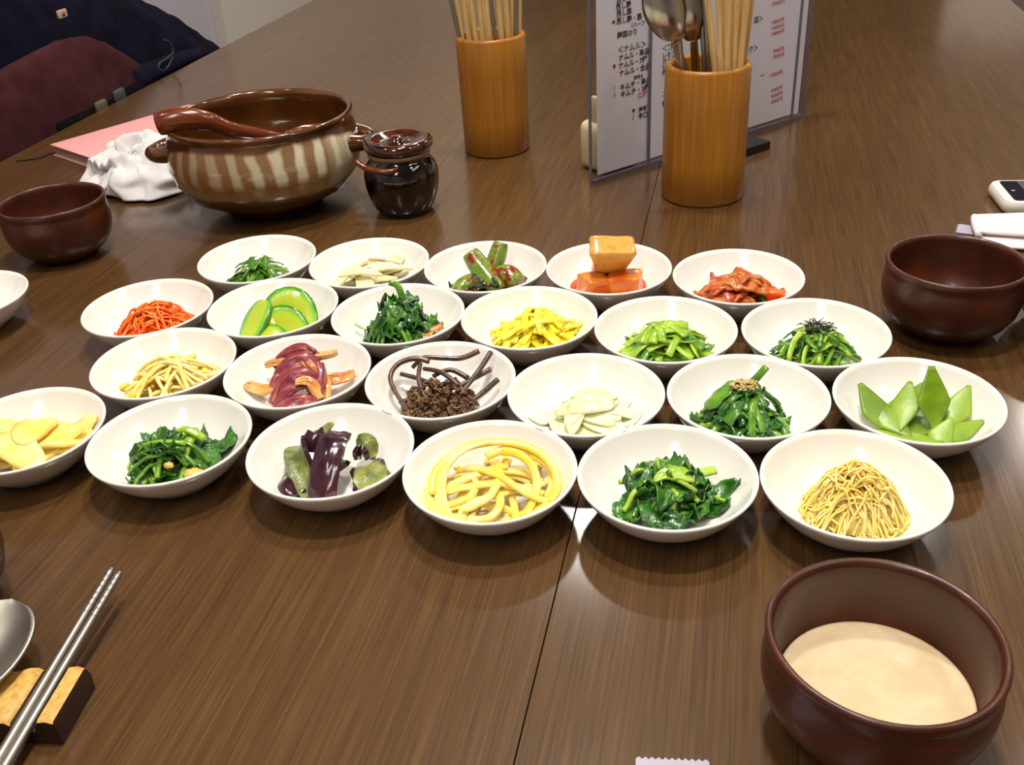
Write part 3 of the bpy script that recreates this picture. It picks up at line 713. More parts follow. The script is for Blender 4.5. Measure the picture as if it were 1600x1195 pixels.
def puff(u, v):
    p = wa + (wb - wa) * (0.02 + 0.96 * u) + pn * (0.006 + 0.10 * v)
    return Vector((p.x, p.y, 0.0028 + 0.008 * sin(pi * u) ** 0.6 * sin(pi * v) ** 0.6 + 0.001 * noise.noise(Vector((u * 6, v * 8, 2)))))
obj('pouch', sheet(puff, 12, 18, 0.0012), M_WRAP, pk)
tag(pk, 'white packet with a pinked edge near the rice drink bowl', 'packet')

# ------------------------------------------------------------------ cutlery rest with chopsticks and spoon
M_RTOP = pale_wood('pale_rest_wood', '#b98a3c', '#d3a552', '#e0b866'); M_RSIDE = plain('dark_bark', '#2c150a', 0.5)
RA = radians(-6.5)
RC = Vector((-0.2103, 0.3172, 0))            # foot of the right end, middle of its length
prof = [(-0.062, 0.0), (-0.062, 0.010), (-0.0595, 0.0128), (-0.054, 0.0125), (-0.046, 0.0105), (-0.036, 0.0108), (-0.029, 0.0135), (-0.0245, 0.0138), (-0.0222, 0.0120), (-0.0208, 0.0085), (-0.0112, 0.0085), (-0.0100, 0.0125), (-0.0085, 0.0148), (-0.0045, 0.0154), (-0.0012, 0.0142), (0.0004, 0.0105), (0.0, 0.0)]
def rest_mesh():
    L_ = 0.0325; v = VF(); n = len(prof); ys = [-L_ / 2, -L_ / 2 + 0.0012, L_ / 2 - 0.0012, L_ / 2]
    pts = []
    for k, y in enumerate(ys):
        q = 0.0009 if k in (0, 3) else 0.0
        pts += [(p[0], y, max(0.0, p[1] - (q if p[1] > 0 else 0))) for p in prof]
    f = []; m = []
    for k in range(3):
        for i in range(n - 1):
            f.append((k * n + i, (k + 1) * n + i, (k + 1) * n + i + 1, k * n + i + 1))
            steep = abs(prof[i + 1][1] - prof[i][1]) > 1.2 * abs(prof[i + 1][0] - prof[i][0])
            m.append(1 if steep or (prof[i][1] < 0.009 and prof[i + 1][1] < 0.009) else 0)
    f.append(tuple(range(n))); m.append(1); f.append(tuple(3 * n + i for i in reversed(range(n)))); m.append(1)
    return v.add(pts, f, m)
tag(obj('cutlery_rest', rest_mesh(), [M_RTOP, M_RSIDE], loc=RC, rz=RA, smooth='auto'), 'grooved pale wooden cutlery rest with dark sides', 'cutlery rest')
RM = Matrix.Translation(RC) @ Matrix.Rotation(RA, 4, 'Z')
def ch_path(tipu, tipv, rx):
    r = RM @ Vector((rx, 0.004, 0.0112)); tip = at(tipu, tipv, 0.0185)
    d = (tip - r).normalized(); end = r - d * ((r.z - 0.0028) / d.z) if d.z > 0.01 else r - d * 0.12
    if (end - r).length > 0.145: end = r - d * 0.145
    return end, tip
for (u, v, rx) in [(175, 889, -0.0185), (187, 895, -0.0135)]:
    e, tip = ch_path(u, v, rx); L_ = (tip - e).length; d = (tip - e).normalized()
    pts = []; rad = []
    k = 0.0
    while k < L_:
        pts.append(e + d * k); rad.append(k); k += 0.006 if L_ - k > 0.036 else 0.00075
    pts.append(tip); rad.append(L_)
    def tp(q, L_=L_):
        x = q * L_
        i = q * (len(pts) - 1); i0 = min(int(i + 1e-6), len(pts) - 1); x = rad[i0]
        b = 1.12 - 0.32 * x / L_
        rest_ = L_ - x
        if 0.002 < rest_ < 0.035 and (rest_ % 0.0040) < 0.0009: b *= 0.80
        if rest_ < 0.001: b *= 0.75
        return b
    w = sweep([p_ - e for p_ in pts], 0.0050, 0.0050, 12, taper=tp)
    tag(obj('steel_chopstick', w, M_STEELD, loc=e), 'steel chopstick with ringed tip lying on the wooden cutlery rest', 'chopstick', 'steel chopsticks on the cutlery rest')
dch = (at(181, 892, 0.0185) - (RM @ Vector((-0.016, 0.004, 0.0112)))); dch.z = 0; dch.normalize()
sc = at(-34, 1016, 0.0225)
spoon_obj(frame(Vector((dch.x, dch.y, 0.10)), Vector((0.12, -0.05, 1)), sc), 'steel spoon with its bowl up beside the chopsticks on the rest', None, M_STEELD, bw=0.043, bl=0.062, hl=0.14, depth=0.009)

# ------------------------------------------------------------------ coats piled on the bench
nv_ = empty('navy_coat', ST(-1.12, 1.45, BZ))
def child_local(o, root):
    o.parent = root; o.matrix_parent_inverse = Matrix.Translation(root.location).inverted(); return o
child_local(lump('body', [(-900, 60), (-500, -80), (-250, -130), (-120, -120), (-40, -70), (60, -40), (150, -22), (210, 2), (250, 28), (285, 52), (305, 66), (313, 73), (315, 80)], -0.962, -1.36, BZ, M_NAVY, 3.0, 0.012, plane=-1.08), nv_)
cf = smooth_path([ST(-0.905, on_s(u, v, -0.905)[0], on_s(u, v, -0.905)[1]) for (u, v) in [(205, 128), (240, 112), (270, 98), (300, 88), (318, 84)]], 5)
child_local(obj('cuff', sweep(cf, 0.05, 0.035, 12, taper=lambda u: 1.0 - 0.45 * u), M_NAVY), nv_)
lp = smooth_path([ST(-0.885, on_s(u, v, -0.885)[0], on_s(u, v, -0.885)[1]) for (u, v) in [(256, 62), (266, 68), (270, 82), (260, 92), (250, 98), (248, 108), (256, 110), (264, 102), (270, 88)]], 4)
child_local(obj('drawstring', sweep(lp, 0.004, 0.004, 6), plain('grey_cord', '#2b2a34', 0.8)), nv_)
tg = at_plane(97, 22, ST(-0.955, 0, 0), E_)
child_local(obj('sewn_tag', rbox(0.004, 0.020, 0.011, 0.0008), plain('beige_tag', '#b9a48e', 0.7), loc=tg - Vector((0, 0, 0.005)), rz=ROT), nv_)
child_local(obj('tag_mark', rbox(0.0046, 0.007, 0.007, 0), plain('red_tag_mark', '#b05a44', 0.7), loc=tg - Vector((0, 0, 0.003)), rz=ROT), nv_)
tag(nv_, 'dark navy coat heaped on the bench against the white wall', 'coat')
tag(lump('maroon_garment', [(-330, 330), (-240, 240), (-120, 160), (-20, 116), (40, 86), (90, 64), (130, 57), (160, 66), (195, 88), (222, 108), (236, 117), (238, 124)], -0.885, -0.955, BZ + 0.1, M_MAROON, 11.0, 0.010, plane=-0.915), 'maroon garment bulging out from under the navy coat', 'garment')
sk = smooth_path([ST(-0.892, on_s(u, v, -0.892)[0], on_s(u, v, -0.892)[1]) for (u, v) in [(90, 205), (130, 184), (165, 165), (200, 146), (236, 128)]], 5)
sk_o = empty('checked_scarf', sk[0])
child_local(obj('cloth', sweep(sk, 0.022, 0.020, 10), M_DARK), sk_o)
for (u, v, m) in [(158, 168, M_TAN), (186, 150, M_GREYG)]:
    q = at_plane(u, v, ST(-0.883, 0, 0), E_)
    child_local(obj('check_patch', rbox(0.008, 0.028, 0.020, 0.004, 2), m, loc=q - Vector((0, 0, 0.010)), rz=ROT), sk_o)
tag(sk_o, 'dark checked scarf edge showing below the maroon garment', 'scarf')

# ------------------------------------------------------------------ dishes
DISH = [(0.0, 0.0016), (0.0215, 0.0016), (0.0228, 0.0), (0.0262, 0.0), (0.0275, 0.0022), (0.0330, 0.0058), (0.0400, 0.0120), (0.0452, 0.0185), (0.0484, 0.0238), (0.0497, 0.0262), (0.0500, 0.0272), (0.0494, 0.0280), (0.0482, 0.0278), (0.0466, 0.0252), (0.0430, 0.0198), (0.0380, 0.0140), (0.0320, 0.0090), (0.0250, 0.0058), (0.0150, 0.0042), (0.0, 0.0036)]
INN = [(0.0, 0.0036), (0.0150, 0.0042), (0.0250, 0.0058), (0.0320, 0.0090), (0.0380, 0.0140), (0.0430, 0.0198), (0.0466, 0.0252), (0.0482, 0.0278)]
def zin(r):
    for (r0, z0), (r1, z1) in zip(INN, INN[1:]):
        if r <= r1: return z0 + (z1 - z0) * (r - r0) / (r1 - r0)
    return 0.0278
D = dict(thin=(-0.2099, 0.7762), garlic=(-0.1123, 0.7538), stem=(-0.0157, 0.7314), kkak=(0.0826, 0.7138), kimchi=(0.1791, 0.6841),
         carrot=(-0.2797, 0.6945), cuc=(-0.1795, 0.6808), greens=(-0.0818, 0.6568), yellow=(0.0154, 0.6378), lett=(0.1101, 0.6071), seaw=(0.2107, 0.5895),
         sprout=(-0.2426, 0.6038), myoga=(-0.1451, 0.5809), fern=(-0.0471, 0.5574), onion=(0.0464, 0.5284), sesame=(0.1462, 0.5147), snow=(0.246, 0.498),
         pale=(-0.3110, 0.5272), corn=(-0.2125, 0.5063), egg=(-0.1104, 0.4835), noodle=(-0.0157, 0.4532), leaf=(0.0829, 0.4378), shred=(0.1818, 0.4211), spare=(-0.4424, 0.7351))
HOLDS = dict(thin='sliced dark green pepper strips', garlic='cream coloured bamboo shoot slices', stem='stubby green stems in red chilli', kkak='three orange radish cubes', kimchi='a red cabbage kimchi lump',
             carrot='shredded orange carrot', cuc='curled green cucumber slices', greens='a tall dark green herb tuft with orange ends', yellow='bright yellow radish strips', lett='pale green stem slices', seaw='curly greens topped with dark seaweed',
             sprout='yellow bean sprouts', myoga='purple and orange ginger bud petals', fern='brown bracken fern stalks', onion='translucent white onion slices', sesame='dark greens topped with sesame seeds', snow='pointed snow pea pods',
             pale='soft pale yellow jelly slices', corn='leafy greens with a yellow corn chunk', egg='purple eggplant strips', noodle='looped yellow ribbons', leaf='glossy dark spinach leaves', shred='fine golden potato shreds', spare='nothing that shows, beyond the carrot dish')
dish0 = obj('side_dish', lathe(DISH, 80), M_PORC)
first = True
for k, (x, y) in D.items():
    o = dish0 if first else dish0.copy()
    if not first: COL.objects.link(o)
    first = False
    o.location = (x, y, 0)
    lab = 'small round white porcelain dish holding ' + HOLDS[k]
    if k == 'spare': lab = 'white porcelain dish standing apart near the empty brown bowl'
    tag(o, lab, 'dish', 'white side dishes')

# ------------------------------------------------------------------ food helpers (dish-local coordinates)
def dome(x, y, mo):
    cx, cy, R, h = mo; d2 = ((x - cx) ** 2 + (y - cy) ** 2) / (R * R)
    return h * max(0.0, 1 - d2) ** 0.75
def surf(x, y, f, mo, lift):
    return zin(min(sqrt(x * x + y * y), 0.0475)) + lift + f * dome(x, y, mo)
def mound_path(rng, f, mo, L, curv, lift, n=10, spread=0.9, bumpz=0.0015, head=None, pos=None):
    cx, cy, R, h = mo
    if pos is None:
        r = R * sqrt(rng.random()) * (spread - 0.55 * f); a = rng.uniform(0, 2 * pi); x, y = cx + r * cos(a), cy + r * sin(a)
    else: x, y = pos
    th = rng.uniform(0, 2 * pi) if head is None else head + rng.gauss(0, 0.35); c = rng.gauss(0, curv); c2 = rng.gauss(0, curv * 0.8)
    pts = []; hx, hy, t = x, y, th
    st = L / n; half = n // 2
    fwd = []; 
    for i in range(half + 1):
        fwd.append((hx, hy)); t += (c + c2 * i / half) * st; hx += cos(t) * st; hy += sin(t) * st
    hx, hy, t = x, y, th; back = []
    for i in range(half):
        t -= (c - c2 * i / half) * st; hx -= cos(t) * st; hy -= sin(t) * st; back.append((hx, hy))
    sd = rng.uniform(0, 100)
    out = []
    for (px, py) in back[::-1] + fwd:
        r = sqrt(px * px + py * py)
        dx, dy = px - cx, py - cy; dd = sqrt(dx * dx + dy * dy); lim = R * (1.02 + 0.10 * noise.noise(Vector((px * 60, py * 60, sd))))
        if dd > lim: px, py = cx + dx * lim / dd, cy + dy * lim / dd
        r = sqrt(px * px + py * py)
        if r > 0.041: px, py = px * 0.041 / r, py * 0.041 / r
        out.append(Vector((px, py, surf(px, py, f, mo, lift) + bumpz * noise.noise(Vector((px * 160, py * 160, sd))))))
    return smooth_path(out, 2)
def put(key, name, vf, mats, label, cat, group=None, kind=None, smooth=True):
    x, y = D[key]
    return tag(obj(name, vf, mats, loc=(x, y, 0), smooth=smooth), label, cat, group, kind)
def strips(key, name, n, mo, L, w, t, mats, label, cat, group, seed, curv=18, twist=1.2, box=True, nn=10, taper=None, spread=0.9, f0=0.0, f1=1.0, bz=0.0015, stuff=False, child=None):
    rng = random.Random(seed); acc = VF(); res = []
    for i in range(n):
        f = f0 + (f1 - f0) * (i + 0.5) / n; ll = L * rng.uniform(0.75, 1.15)
        p = mound_path(rng, f, mo, ll, curv, t * 0.6 + 0.0004, nn, spread, bz)
        v = sweep(p, w * rng.uniform(0.8, 1.15), t, 8 if box else 6, taper, rng.uniform(-twist, twist), box)
        if stuff: acc.join(v)
        else:
            m = mats if not isinstance(mats, list) else rng.choice(mats)
            o = put(key, name, v, m, label, cat, group)
            if child: child(o, p, rng, i)
            res.append(o)
    if stuff:
        cx_, cy_, R_, h_ = mo
        def core(u, v):  # solid filler added under the strands so the gaps stay bright
            a = 2 * pi * v; x = cx_ + R_ * 0.82 * u * cos(a); y = cy_ + R_ * 0.82 * u * sin(a); rr = sqrt(x * x + y * y)
            return Vector((x, y, zin(min(0.0475, rr)) + 0.0010 + 0.70 * dome(x, y, (cx_, cy_, R_ * 0.85, h_)) * (1 + 0.12 * noise.noise(Vector((x * 300, y * 300, 1))))))
        acc.join(sheet(core, 14, 40, 0.0006))
        return put(key, name, acc, mats, label, cat, None, 'stuff')
    return res
def leaf_mesh(rng, f, mo, L, Wd, th, lift, ruffle=0.35, curl=0.004, pos=None, head=None, point=1.0, base=0.25, nu=12, nv=8, tilt=0.0):
    cx, cy, R, h = mo
    if pos is None:
        r = R * sqrt(rng.random()) * (0.95 - 0.55 * f); a = rng.uniform(0, 2 * pi); pos = (cx + r * cos(a), cy + r * sin(a))
    hd = rng.uniform(0, 2 * pi) if head is None else head
    sd = rng.uniform(0, 90); ca, sa = cos(hd), sin(hd); bend = rng.gauss(0, 0.5)
    def fn(u, v):
        e = (v - 0.5) * 2; s = sin(pi * min(1, base + (1 - base) * u)) ** 0.7 if point else 1.0
        ww = Wd * 0.5 * max(0.06, s) * (1 + 0.18 * noise.noise(Vector((u * 7, v * 3, sd))))
        x = (u - 0.5) * L; y = e * ww + bend * x * x / L * 1.5
        px, py = pos[0] + x * ca - y * sa, pos[1] + x * sa + y * ca
        r = sqrt(px * px + py * py)
        if r > 0.043: px, py = px * 0.043 / r, py * 0.043 / r
        q = Vector((px * 120, py * 120, sd))
        z = surf(px, py, f, mo, lift) + curl * (noise.noise(q) * 0.9 + ruffle * abs(e) * noise.noise(q * 2.6 + Vector((4, 4, 4)))) + tilt * (u - 0.3) * L
        z += curl * 0.5 * e * e
        return Vector((px + 0.002 * noise.noise(q * 1.3), py + 0.002 * noise.noise(q * 1.3 + Vector((8, 1, 5))), max(z, zin(min(r, 0.0475)) + th * 0.7)))
    return sheet(fn, nu, nv, th)
def leaves(key, name, n, mo, L, Wd, th, mats, label, cat, group, seed, f0=0.2, f1=1.0, **kw):
    rng = random.Random(seed)
    for i in range(n):
        f = f0 + (f1 - f0) * (i + 0.5) / n
        m = mats if not isinstance(mats, list) else rng.choice(mats)
        put(key, name, leaf_mesh(rng, f, mo, L * rng.uniform(0.8, 1.2), Wd * rng.uniform(0.8, 1.2), th, th * 0.8, **kw), m, label, cat, group)

# ---- materials
G_DK = food('dark_green_leaf', [(0.3, '#1a440d'), (0.5, '#306818'), (0.75, '#5c902c')], 90, 0.26, 0.7, coat=0.2)
G_MD = food('mid_green', [(0.3, '#3a6c14'), (0.5, '#568c1c'), (0.75, '#82aa2c')], 90, 0.25, 0.4, coat=0.3)
G_LT = food('light_green', [(0.3, '#7aa61a'), (0.5, '#98be2c'), (0.75, '#bad45a')], 70, 0.24, 0.35, coat=0.3)
G_SN = food('snow_pea_green', [(0.3, '#678812'), (0.5, '#7c9c1a'), (0.75, '#90ae2a')], 60, 0.36, 0.25, coat=0.0)
G_PEP = food('pepper_green', [(0.3, '#356214'), (0.5, '#4c801c'), (0.75, '#7ca230')], 110, 0.25, 0.4, coat=0.3)
Y_BR = food('yellow_radish', [(0.3, '#f4d818'), (0.5, '#fae63a'), (0.75, '#fbee78')], 70, 0.26, 0.25, sss=0.3)
Y_PL = food('pale_yellow', [(0.3, '#f6d464'), (0.5, '#f9de80'), (0.75, '#fbe8a6')], 60, 0.3, 0.2, sss=0.3)
Y_ND = food('ribbon_yellow', [(0.3, '#f7d348'), (0.5, '#fade70'), (0.75, '#fbe9a0')], 45, 0.22, 0.2, sss=0.3)
Y_SP = food('sprout_yellow', [(0.3, '#f6d464'), (0.5, '#fadf84'), (0.75, '#fcecb0')], 80, 0.25, 0.2, sss=0.3)
Y_BEAN = food('bean_yellow', [(0.3, '#d9bd1e'), (0.7, '#ead53e')], 80, 0.25, 0.2)
CREAM = food('cream_slice', [(0.3, '#dfd29a'), (0.5, '#e9dfb4'), (0.75, '#efe8cc')], 70, 0.3, 0.3, sss=0.1)
ONION = food('onion_white', [(0.3, '#dcdca0'), (0.5, '#e6e6ba'), (0.75, '#eeeed2')], 60, 0.2, 0.2, sss=0.15)
CARROT = food('carrot_orange', [(0.3, '#f8560e'), (0.5, '#fc6e18'), (0.75, '#fd8c34')], 70, 0.3, 0.2, sss=0.3)
SHRED = food('golden_shred', [(0.3, '#fcd870'), (0.5, '#fee38c'), (0.75, '#feefb4')], 80, 0.28, 0.1, sss=0.4)
FERN = food('fern_brown', [(0.3, '#38231c'), (0.5, '#513329'), (0.75, '#6b473a')], 90, 0.3, 0.4, coat=0.2)
FROND = food('frond_brown', [(0.3, '#4a301b'), (0.5, '#6a4826'), (0.75, '#8a6636')], 160, 0.45, 0.6)
EGGS = food('eggplant_skin', [(0.3, '#26101a'), (0.5, '#3a1826'), (0.75, '#52282e')], 60, 0.16, 0.2, coat=0.4)
EGGF = food('eggplant_flesh', [(0.3, '#4d5a1c'), (0.5, '#77813a'), (0.75, '#a3a65c')], 160, 0.3, 0.5)
MYP = food('ginger_bud_purple', [(0.3, '#6a1a2c'), (0.5, '#8d3040'), (0.75, '#b86a56')], 55, 0.18, 0.25, coat=0.4)
def streak(name, stops, rough):
    t = NT(name); uv = t.N('ShaderNodeUVMap'); mp = t.N('ShaderNodeMapping'); mp.inputs['Scale'].default_value = (1.6, 5.0, 1); t.L(uv.outputs[0], mp.inputs[0])
    oi = t.N('ShaderNodeObjectInfo'); n = t.noise(mp.outputs[0], 2.2, 4, 0.6, 0.4); n2 = t.noise(t.coord(), 120, 3)
    f = t.math('ADD', t.math('MULTIPLY', n, 0.7), t.math('MULTIPLY', n2, 0.3)); t.color(t.ramp(f, stops)); t.set(rough=rough, coat=0.25, coat_rough=0.15); t.bump(n, 0.4, 0.001); return t.m
MYP = streak('ginger_bud_streaked', [(0.34, '#5a1626'), (0.48, '#862c3a'), (0.58, '#a85048'), (0.68, '#d09a66')], 0.3)
MYO = food('ginger_bud_orange', [(0.3, '#c06a3a'), (0.5, '#d8964e'), (0.75, '#e6bd74')], 55, 0.2, 0.25, coat=0.3)
CHILI = food('chilli_stalk', [(0.30, '#52741c'), (0.44, '#76902e'), (0.50, '#80842c'), (0.60, '#7c2608'), (0.8, '#942c08')], 120, 0.2, 0.3, coat=0.4)
CHDK = food('chilli_leaf', [(0.3, '#16281a'), (0.47, '#2c4a20'), (0.56, '#7a3018'), (0.8, '#94401c')], 110, 0.2, 0.4, coat=0.4)
KK = food('radish_kimchi', [(0.3, '#c8500f'), (0.5, '#d8741e'), (0.7, '#d98e38'), (0.85, '#b83c0e')], 55, 0.22, 0.35, sss=0.15, coat=0.4)
KKT = food('radish_kimchi_pale', [(0.3, '#c8701c'), (0.5, '#d69034'), (0.7, '#dba650'), (0.85, '#bb4c14')], 40, 0.22, 0.35, sss=0.15, coat=0.4)
KIM = food('cabbage_kimchi', [(0.3, '#8a2706'), (0.45, '#b04812'), (0.6, '#c66c28'), (0.8, '#d8934a')], 150, 0.25, 0.9, coat=0.3)
SAUCE = food('chilli_juice', [(0.3, '#b83a0e'), (0.7, '#cf5a20')], 60, 0.1, 0.1, coat=0.5)
ORB = food('root_orange', [(0.3, '#c9783c'), (0.7, '#dda066')], 80, 0.3, 0.3)
SEED = food('sesame_seed', [(0.3, '#c9a660'), (0.7, '#e2c98e')], 300, 0.5, 0.1)
WEED = food('black_seaweed', [(0.3, '#10160f'), (0.7, '#26301e')], 120, 0.3, 0.4)
CORN = food('corn_yellow', [(0.3, '#cf9a34'), (0.7, '#e6bf62')], 200, 0.35, 0.4)
def cuc_mat():
    t = NT('cucumber_slice'); uv = t.N('ShaderNodeUVMap'); sp = t.N('ShaderNodeSeparateXYZ'); t.L(uv.outputs[0], sp.inputs[0])
    e = t.math('ABSOLUTE', t.math('MULTIPLY', t.math('SUBTRACT', sp.outputs[1], 0.5), 2.0))
    n = t.noise(t.coord(), 150, 3); e = t.math('ADD', e, t.math('MULTIPLY', t.math('SUBTRACT', n, 0.5), 0.3))
    t.color(t.ramp(e, [(0.0, '#b4bf2c'), (0.5, '#a6c23a'), (0.78, '#6fae28'), (0.95, '#2f7f1c')])); t.set(rough=0.2, coat=0.4); t.bump(n, 0.2, 0.0008); return t.m
M_CUC = cuc_mat(); M_CUCSK = food('cucumber_skin', [(0.3, '#2f7a18'), (0.6, '#4d9c24'), (0.8, '#6db330')], 60, 0.2, 0.2, coat=0.4)

# ---- thin strand heaps (too fine to count)
strips('carrot', 'shredded_carrot', 150, (0.004, -0.006, 0.030, 0.027), 0.044, 0.0021, 0.0016, CARROT, 'heap of fine orange carrot shreds on a white dish', 'carrot', None, 1, 38, 1.5, False, 12, stuff=True, spread=1.0, bz=0.0035)
strips('shred', 'potato_shreds', 300, (0.001, -0.003, 0.027, 0.033), 0.040, 0.0014, 0.0012, SHRED, 'heap of fine golden yellow shreds on a white dish', 'shreds', None, 2, 46, 1.0, False, 12, stuff=True, spread=1.08, bz=0.0045)
# ---- countable strips
strips('thin', 'pepper_strip', 52, (0.000, -0.004, 0.029, 0.024), 0.038, 0.0046, 0.0011, [G_PEP, G_PEP, G_MD], 'glossy dark green pepper strip in the dish nearest the serving bowl', 'pepper', 'green pepper strips', 3, 16, 1.3)
strips('yellow', 'radish_strip', 64, (0.003, -0.004, 0.034, 0.027), 0.046, 0.0052, 0.0022, Y_BR, 'bright yellow pickled radish strip in a heap beside the herb tuft dish', 'radish', 'bright yellow radish strips', 4, 24, 1.2)
strips('lett', 'stalk_slice', 54, (0.001, -0.003, 0.033, 0.025), 0.040, 0.0064, 0.0015, [G_LT, G_LT, G_LT, G_MD], 'pale green stem slice heaped between the radish and seaweed dishes', 'vegetable', 'pale green stem slices', 5, 12, 1.0)
def bean(o, p, rng, i):
    if i % 3: return
    e = p[-1]; v = ellipsoid((0, 0, 0), 0.0042, 0.0026, 0.0022, 10, 6)
    c = obj('bean_head', v, Y_BEAN, o); c.location = e + Vector((0, 0, 0.0006)); c.rotation_euler = (0, 0, rng.uniform(0, 6))
strips('sprout', 'bean_sprout', 70, (0.003, -0.004, 0.032, 0.025), 0.044, 0.0030, 0.0026, Y_SP, 'pale yellow bean sprout heaped on the dish in front of the carrot', 'bean sprout', 'bean sprouts', 6, 20, 0.5, False, 12, child=bean)

# ---- curly greens with seaweed
mo = (0.000, -0.004, 0.029, 0.026)
strips('seaw', 'green_shoot', 70, mo, 0.038, 0.0038, 0.0013, [G_MD, G_MD, G_DK, G_LT], 'curly green shoot strip in the heap topped with dark seaweed', 'greens', 'curly green shoots', 7, 34, 1.6)
rng = random.Random(8); acc = VF()
for i in range(70):
    a = rng.uniform(0, 6.28); r = 0.009 * sqrt(rng.random()); x, y = 0.001 + r * cos(a), 0.000 + r * sin(a); z = surf(x, y, 1, mo, 0.002)
    t = rng.uniform(0, 6.28); l = rng.uniform(0.004, 0.008); up = rng.uniform(-0.1, 0.7)
    acc.join(sweep([(x, y, z), (x + cos(t) * l * 0.5, y + sin(t) * l * 0.5, z + up * l * 0.6), (x + cos(t) * l, y + sin(t) * l, z + up * l * 0.7)], 0.0009, 0.0004, 4))
put('seaw', 'seaweed_shreds', acc, WEED, 'black seaweed shreds scattered on top of the curly greens', 'seaweed', None, 'stuff')
def seeds(key, n, cx, cy, R, mo, seed, label, lift=0.003):
    rng = random.Random(seed); acc = VF()
    for i in range(n):
        a = rng.uniform(0, 6.28); r = R * sqrt(rng.random()); x, y = cx + r * cos(a), cy + r * sin(a); z = surf(x, y, 1, mo, lift * rng.uniform(0.5, 1.2))
        v = ellipsoid((0, 0, 0), 0.0015, 0.0009, 0.0006, 6, 4)
        v.xf(Matrix.Translation((x, y, z)) @ Matrix.Rotation(rng.uniform(0, 6.28), 4, 'Z') @ Matrix.Rotation(rng.uniform(-0.6, 0.6), 4, 'X')); acc.join(v)
    put(key, 'sesame_seeds', acc, SEED, label, 'sesame seeds', None, 'stuff')
seeds('seaw', 16, 0.001, 0.0, 0.014, mo, 9, 'scattered sesame seeds among the dark seaweed shreds', 0.0025)

# ---- sesame greens
mo = (-0.003, -0.004, 0.028, 0.027)
strips('sesame', 'green_stalk', 46, mo, 0.036, 0.0046, 0.0022, [G_DK, G_DK, G_MD], 'dark green stalk in the heap topped with sesame seeds', 'greens', 'stalks under the sesame seeds', 10, 16, 1.0)
leaves('sesame', 'green_leaf', 14, mo, 0.022, 0.014, 0.0007, G_DK, 'dark green leaf tangled in the heap topped with sesame seeds', 'greens', 'leaves under the sesame seeds', 11, ruffle=1.2, curl=0.005)
put('sesame', 'upright_stalk', sweep(smooth_path([(-0.004, 0.004, 0.024), (0.004, 0.006, 0.032), (0.013, 0.009, 0.041)], 4), 0.0075, 0.0035, 8, None, 0.3, True), G_MD, 'cut green stalk sticking up beside the sesame seeds', 'greens')
put('sesame', 'folded_leaf', leaf_mesh(random.Random(5), 0.9, mo, 0.026, 0.014, 0.001, 0.004, pos=(-0.014, 0.004), head=0.7, curl=0.002, tilt=0.2), G_MD, 'broad smooth green leaf beside the sesame seeds', 'greens')
seeds('sesame', 85, -0.002, 0.001, 0.0085, mo, 12, 'cluster of toasted sesame seeds on top of dark greens', 0.0055)

# ---- bamboo shoot slices, onion slices
def tri_slice(rng, f, mo, L, Wd, th, pos=None, head=None, tilt=0.0):
    cx, cy, R, h = mo; r = R * sqrt(rng.random()) * (0.95 - 0.5 * f); a = rng.uniform(0, 6.28); pos = pos or (cx + r * cos(a), cy + r * sin(a))
    hd = rng.uniform(0, 6.28) if head is None else head; ca, sa = cos(hd), sin(hd); b = rng.gauss(0, 6)
    def fn(u, v):
        x = (u - 0.5) * L; w = Wd * (0.12 + 0.88 * (1 - u) ** 0.8) * (1 - 0.25 * max(0, 0.15 - u) / 0.15); y = (v - 0.5) * w
        px, py = pos[0] + x * ca - y * sa, pos[1] + x * sa + y * ca; rr = sqrt(px * px + py * py)
        if rr > 0.043: px, py = px * 0.043 / rr, py * 0.043 / rr
        return Vector((px, py, surf(px, py, f, mo, th) + b * x * x * 0.5 + tilt * x))
    return sheet(fn, 8, 4, th)
rng = random.Random(13); mo = (0.002, -0.004, 0.037, 0.024)
for i in range(30):
    put('garlic', 'bamboo_shoot_slice', tri_slice(rng, (i + 0.5) / 30, mo, rng.uniform(0.028, 0.042), rng.uniform(0.012, 0.018), 0.0016), CREAM, 'thin pointed cream bamboo shoot slice beside the pepper strips', 'bamboo shoot', 'bamboo shoot slices', smooth='auto')
def oval_slice(rng, f, mo, L, Wd, th, bend=8, lift=0.0):
    cx, cy, R, h = mo; r = R * sqrt(rng.random()) * (0.9 - 0.5 * f); a = rng.uniform(0, 6.28); pos = (cx + r * cos(a), cy + r * sin(a))
    hd = rng.uniform(0, 6.28); ca, sa = cos(hd), sin(hd); sd = rng.uniform(0, 50); b = abs(rng.gauss(0, bend))
    def fn(u, v):
        x = (u - 0.5) * L; w = Wd * max(0.05, 1 - (2 * u - 1) ** 2) ** 0.5; y = (v - 0.5) * w
        px, py = pos[0] + x * ca - y * sa, pos[1] + x * sa + y * ca; rr = sqrt(px * px + py * py)
        if rr > 0.043: px, py = px * 0.043 / rr, py * 0.043 / rr
        return Vector((px, py, surf(px, py, f, mo, th + lift) + b * y * y + 0.0015 * noise.noise(Vector((px * 90, py * 90, sd)))))
    return sheet(fn, 10, 6, th)
rng = random.Random(14); mo = (0.001, -0.003, 0.029, 0.021)
for i in range(38):
    put('onion', 'onion_slice', oval_slice(rng, (i + 0.5) / 38, mo, rng.uniform(0.026, 0.038), rng.uniform(0.011, 0.018), 0.0012), ONION, 'translucent white onion slice heaped on the dish behind the spinach', 'onion', 'white onion slices')
rng = random.Random(15); mo = (-0.002, -0.004, 0.036, 0.023)
for i in range(16):
    put('pale', 'jelly_slice', oval_slice(rng, (i + 0.5) / 16, mo, rng.uniform(0.038, 0.052), rng.uniform(0.018, 0.028), 0.0022, 3), Y_PL, 'soft pale yellow slice on the dish beside the corn greens', 'jelly', 'pale yellow slices')
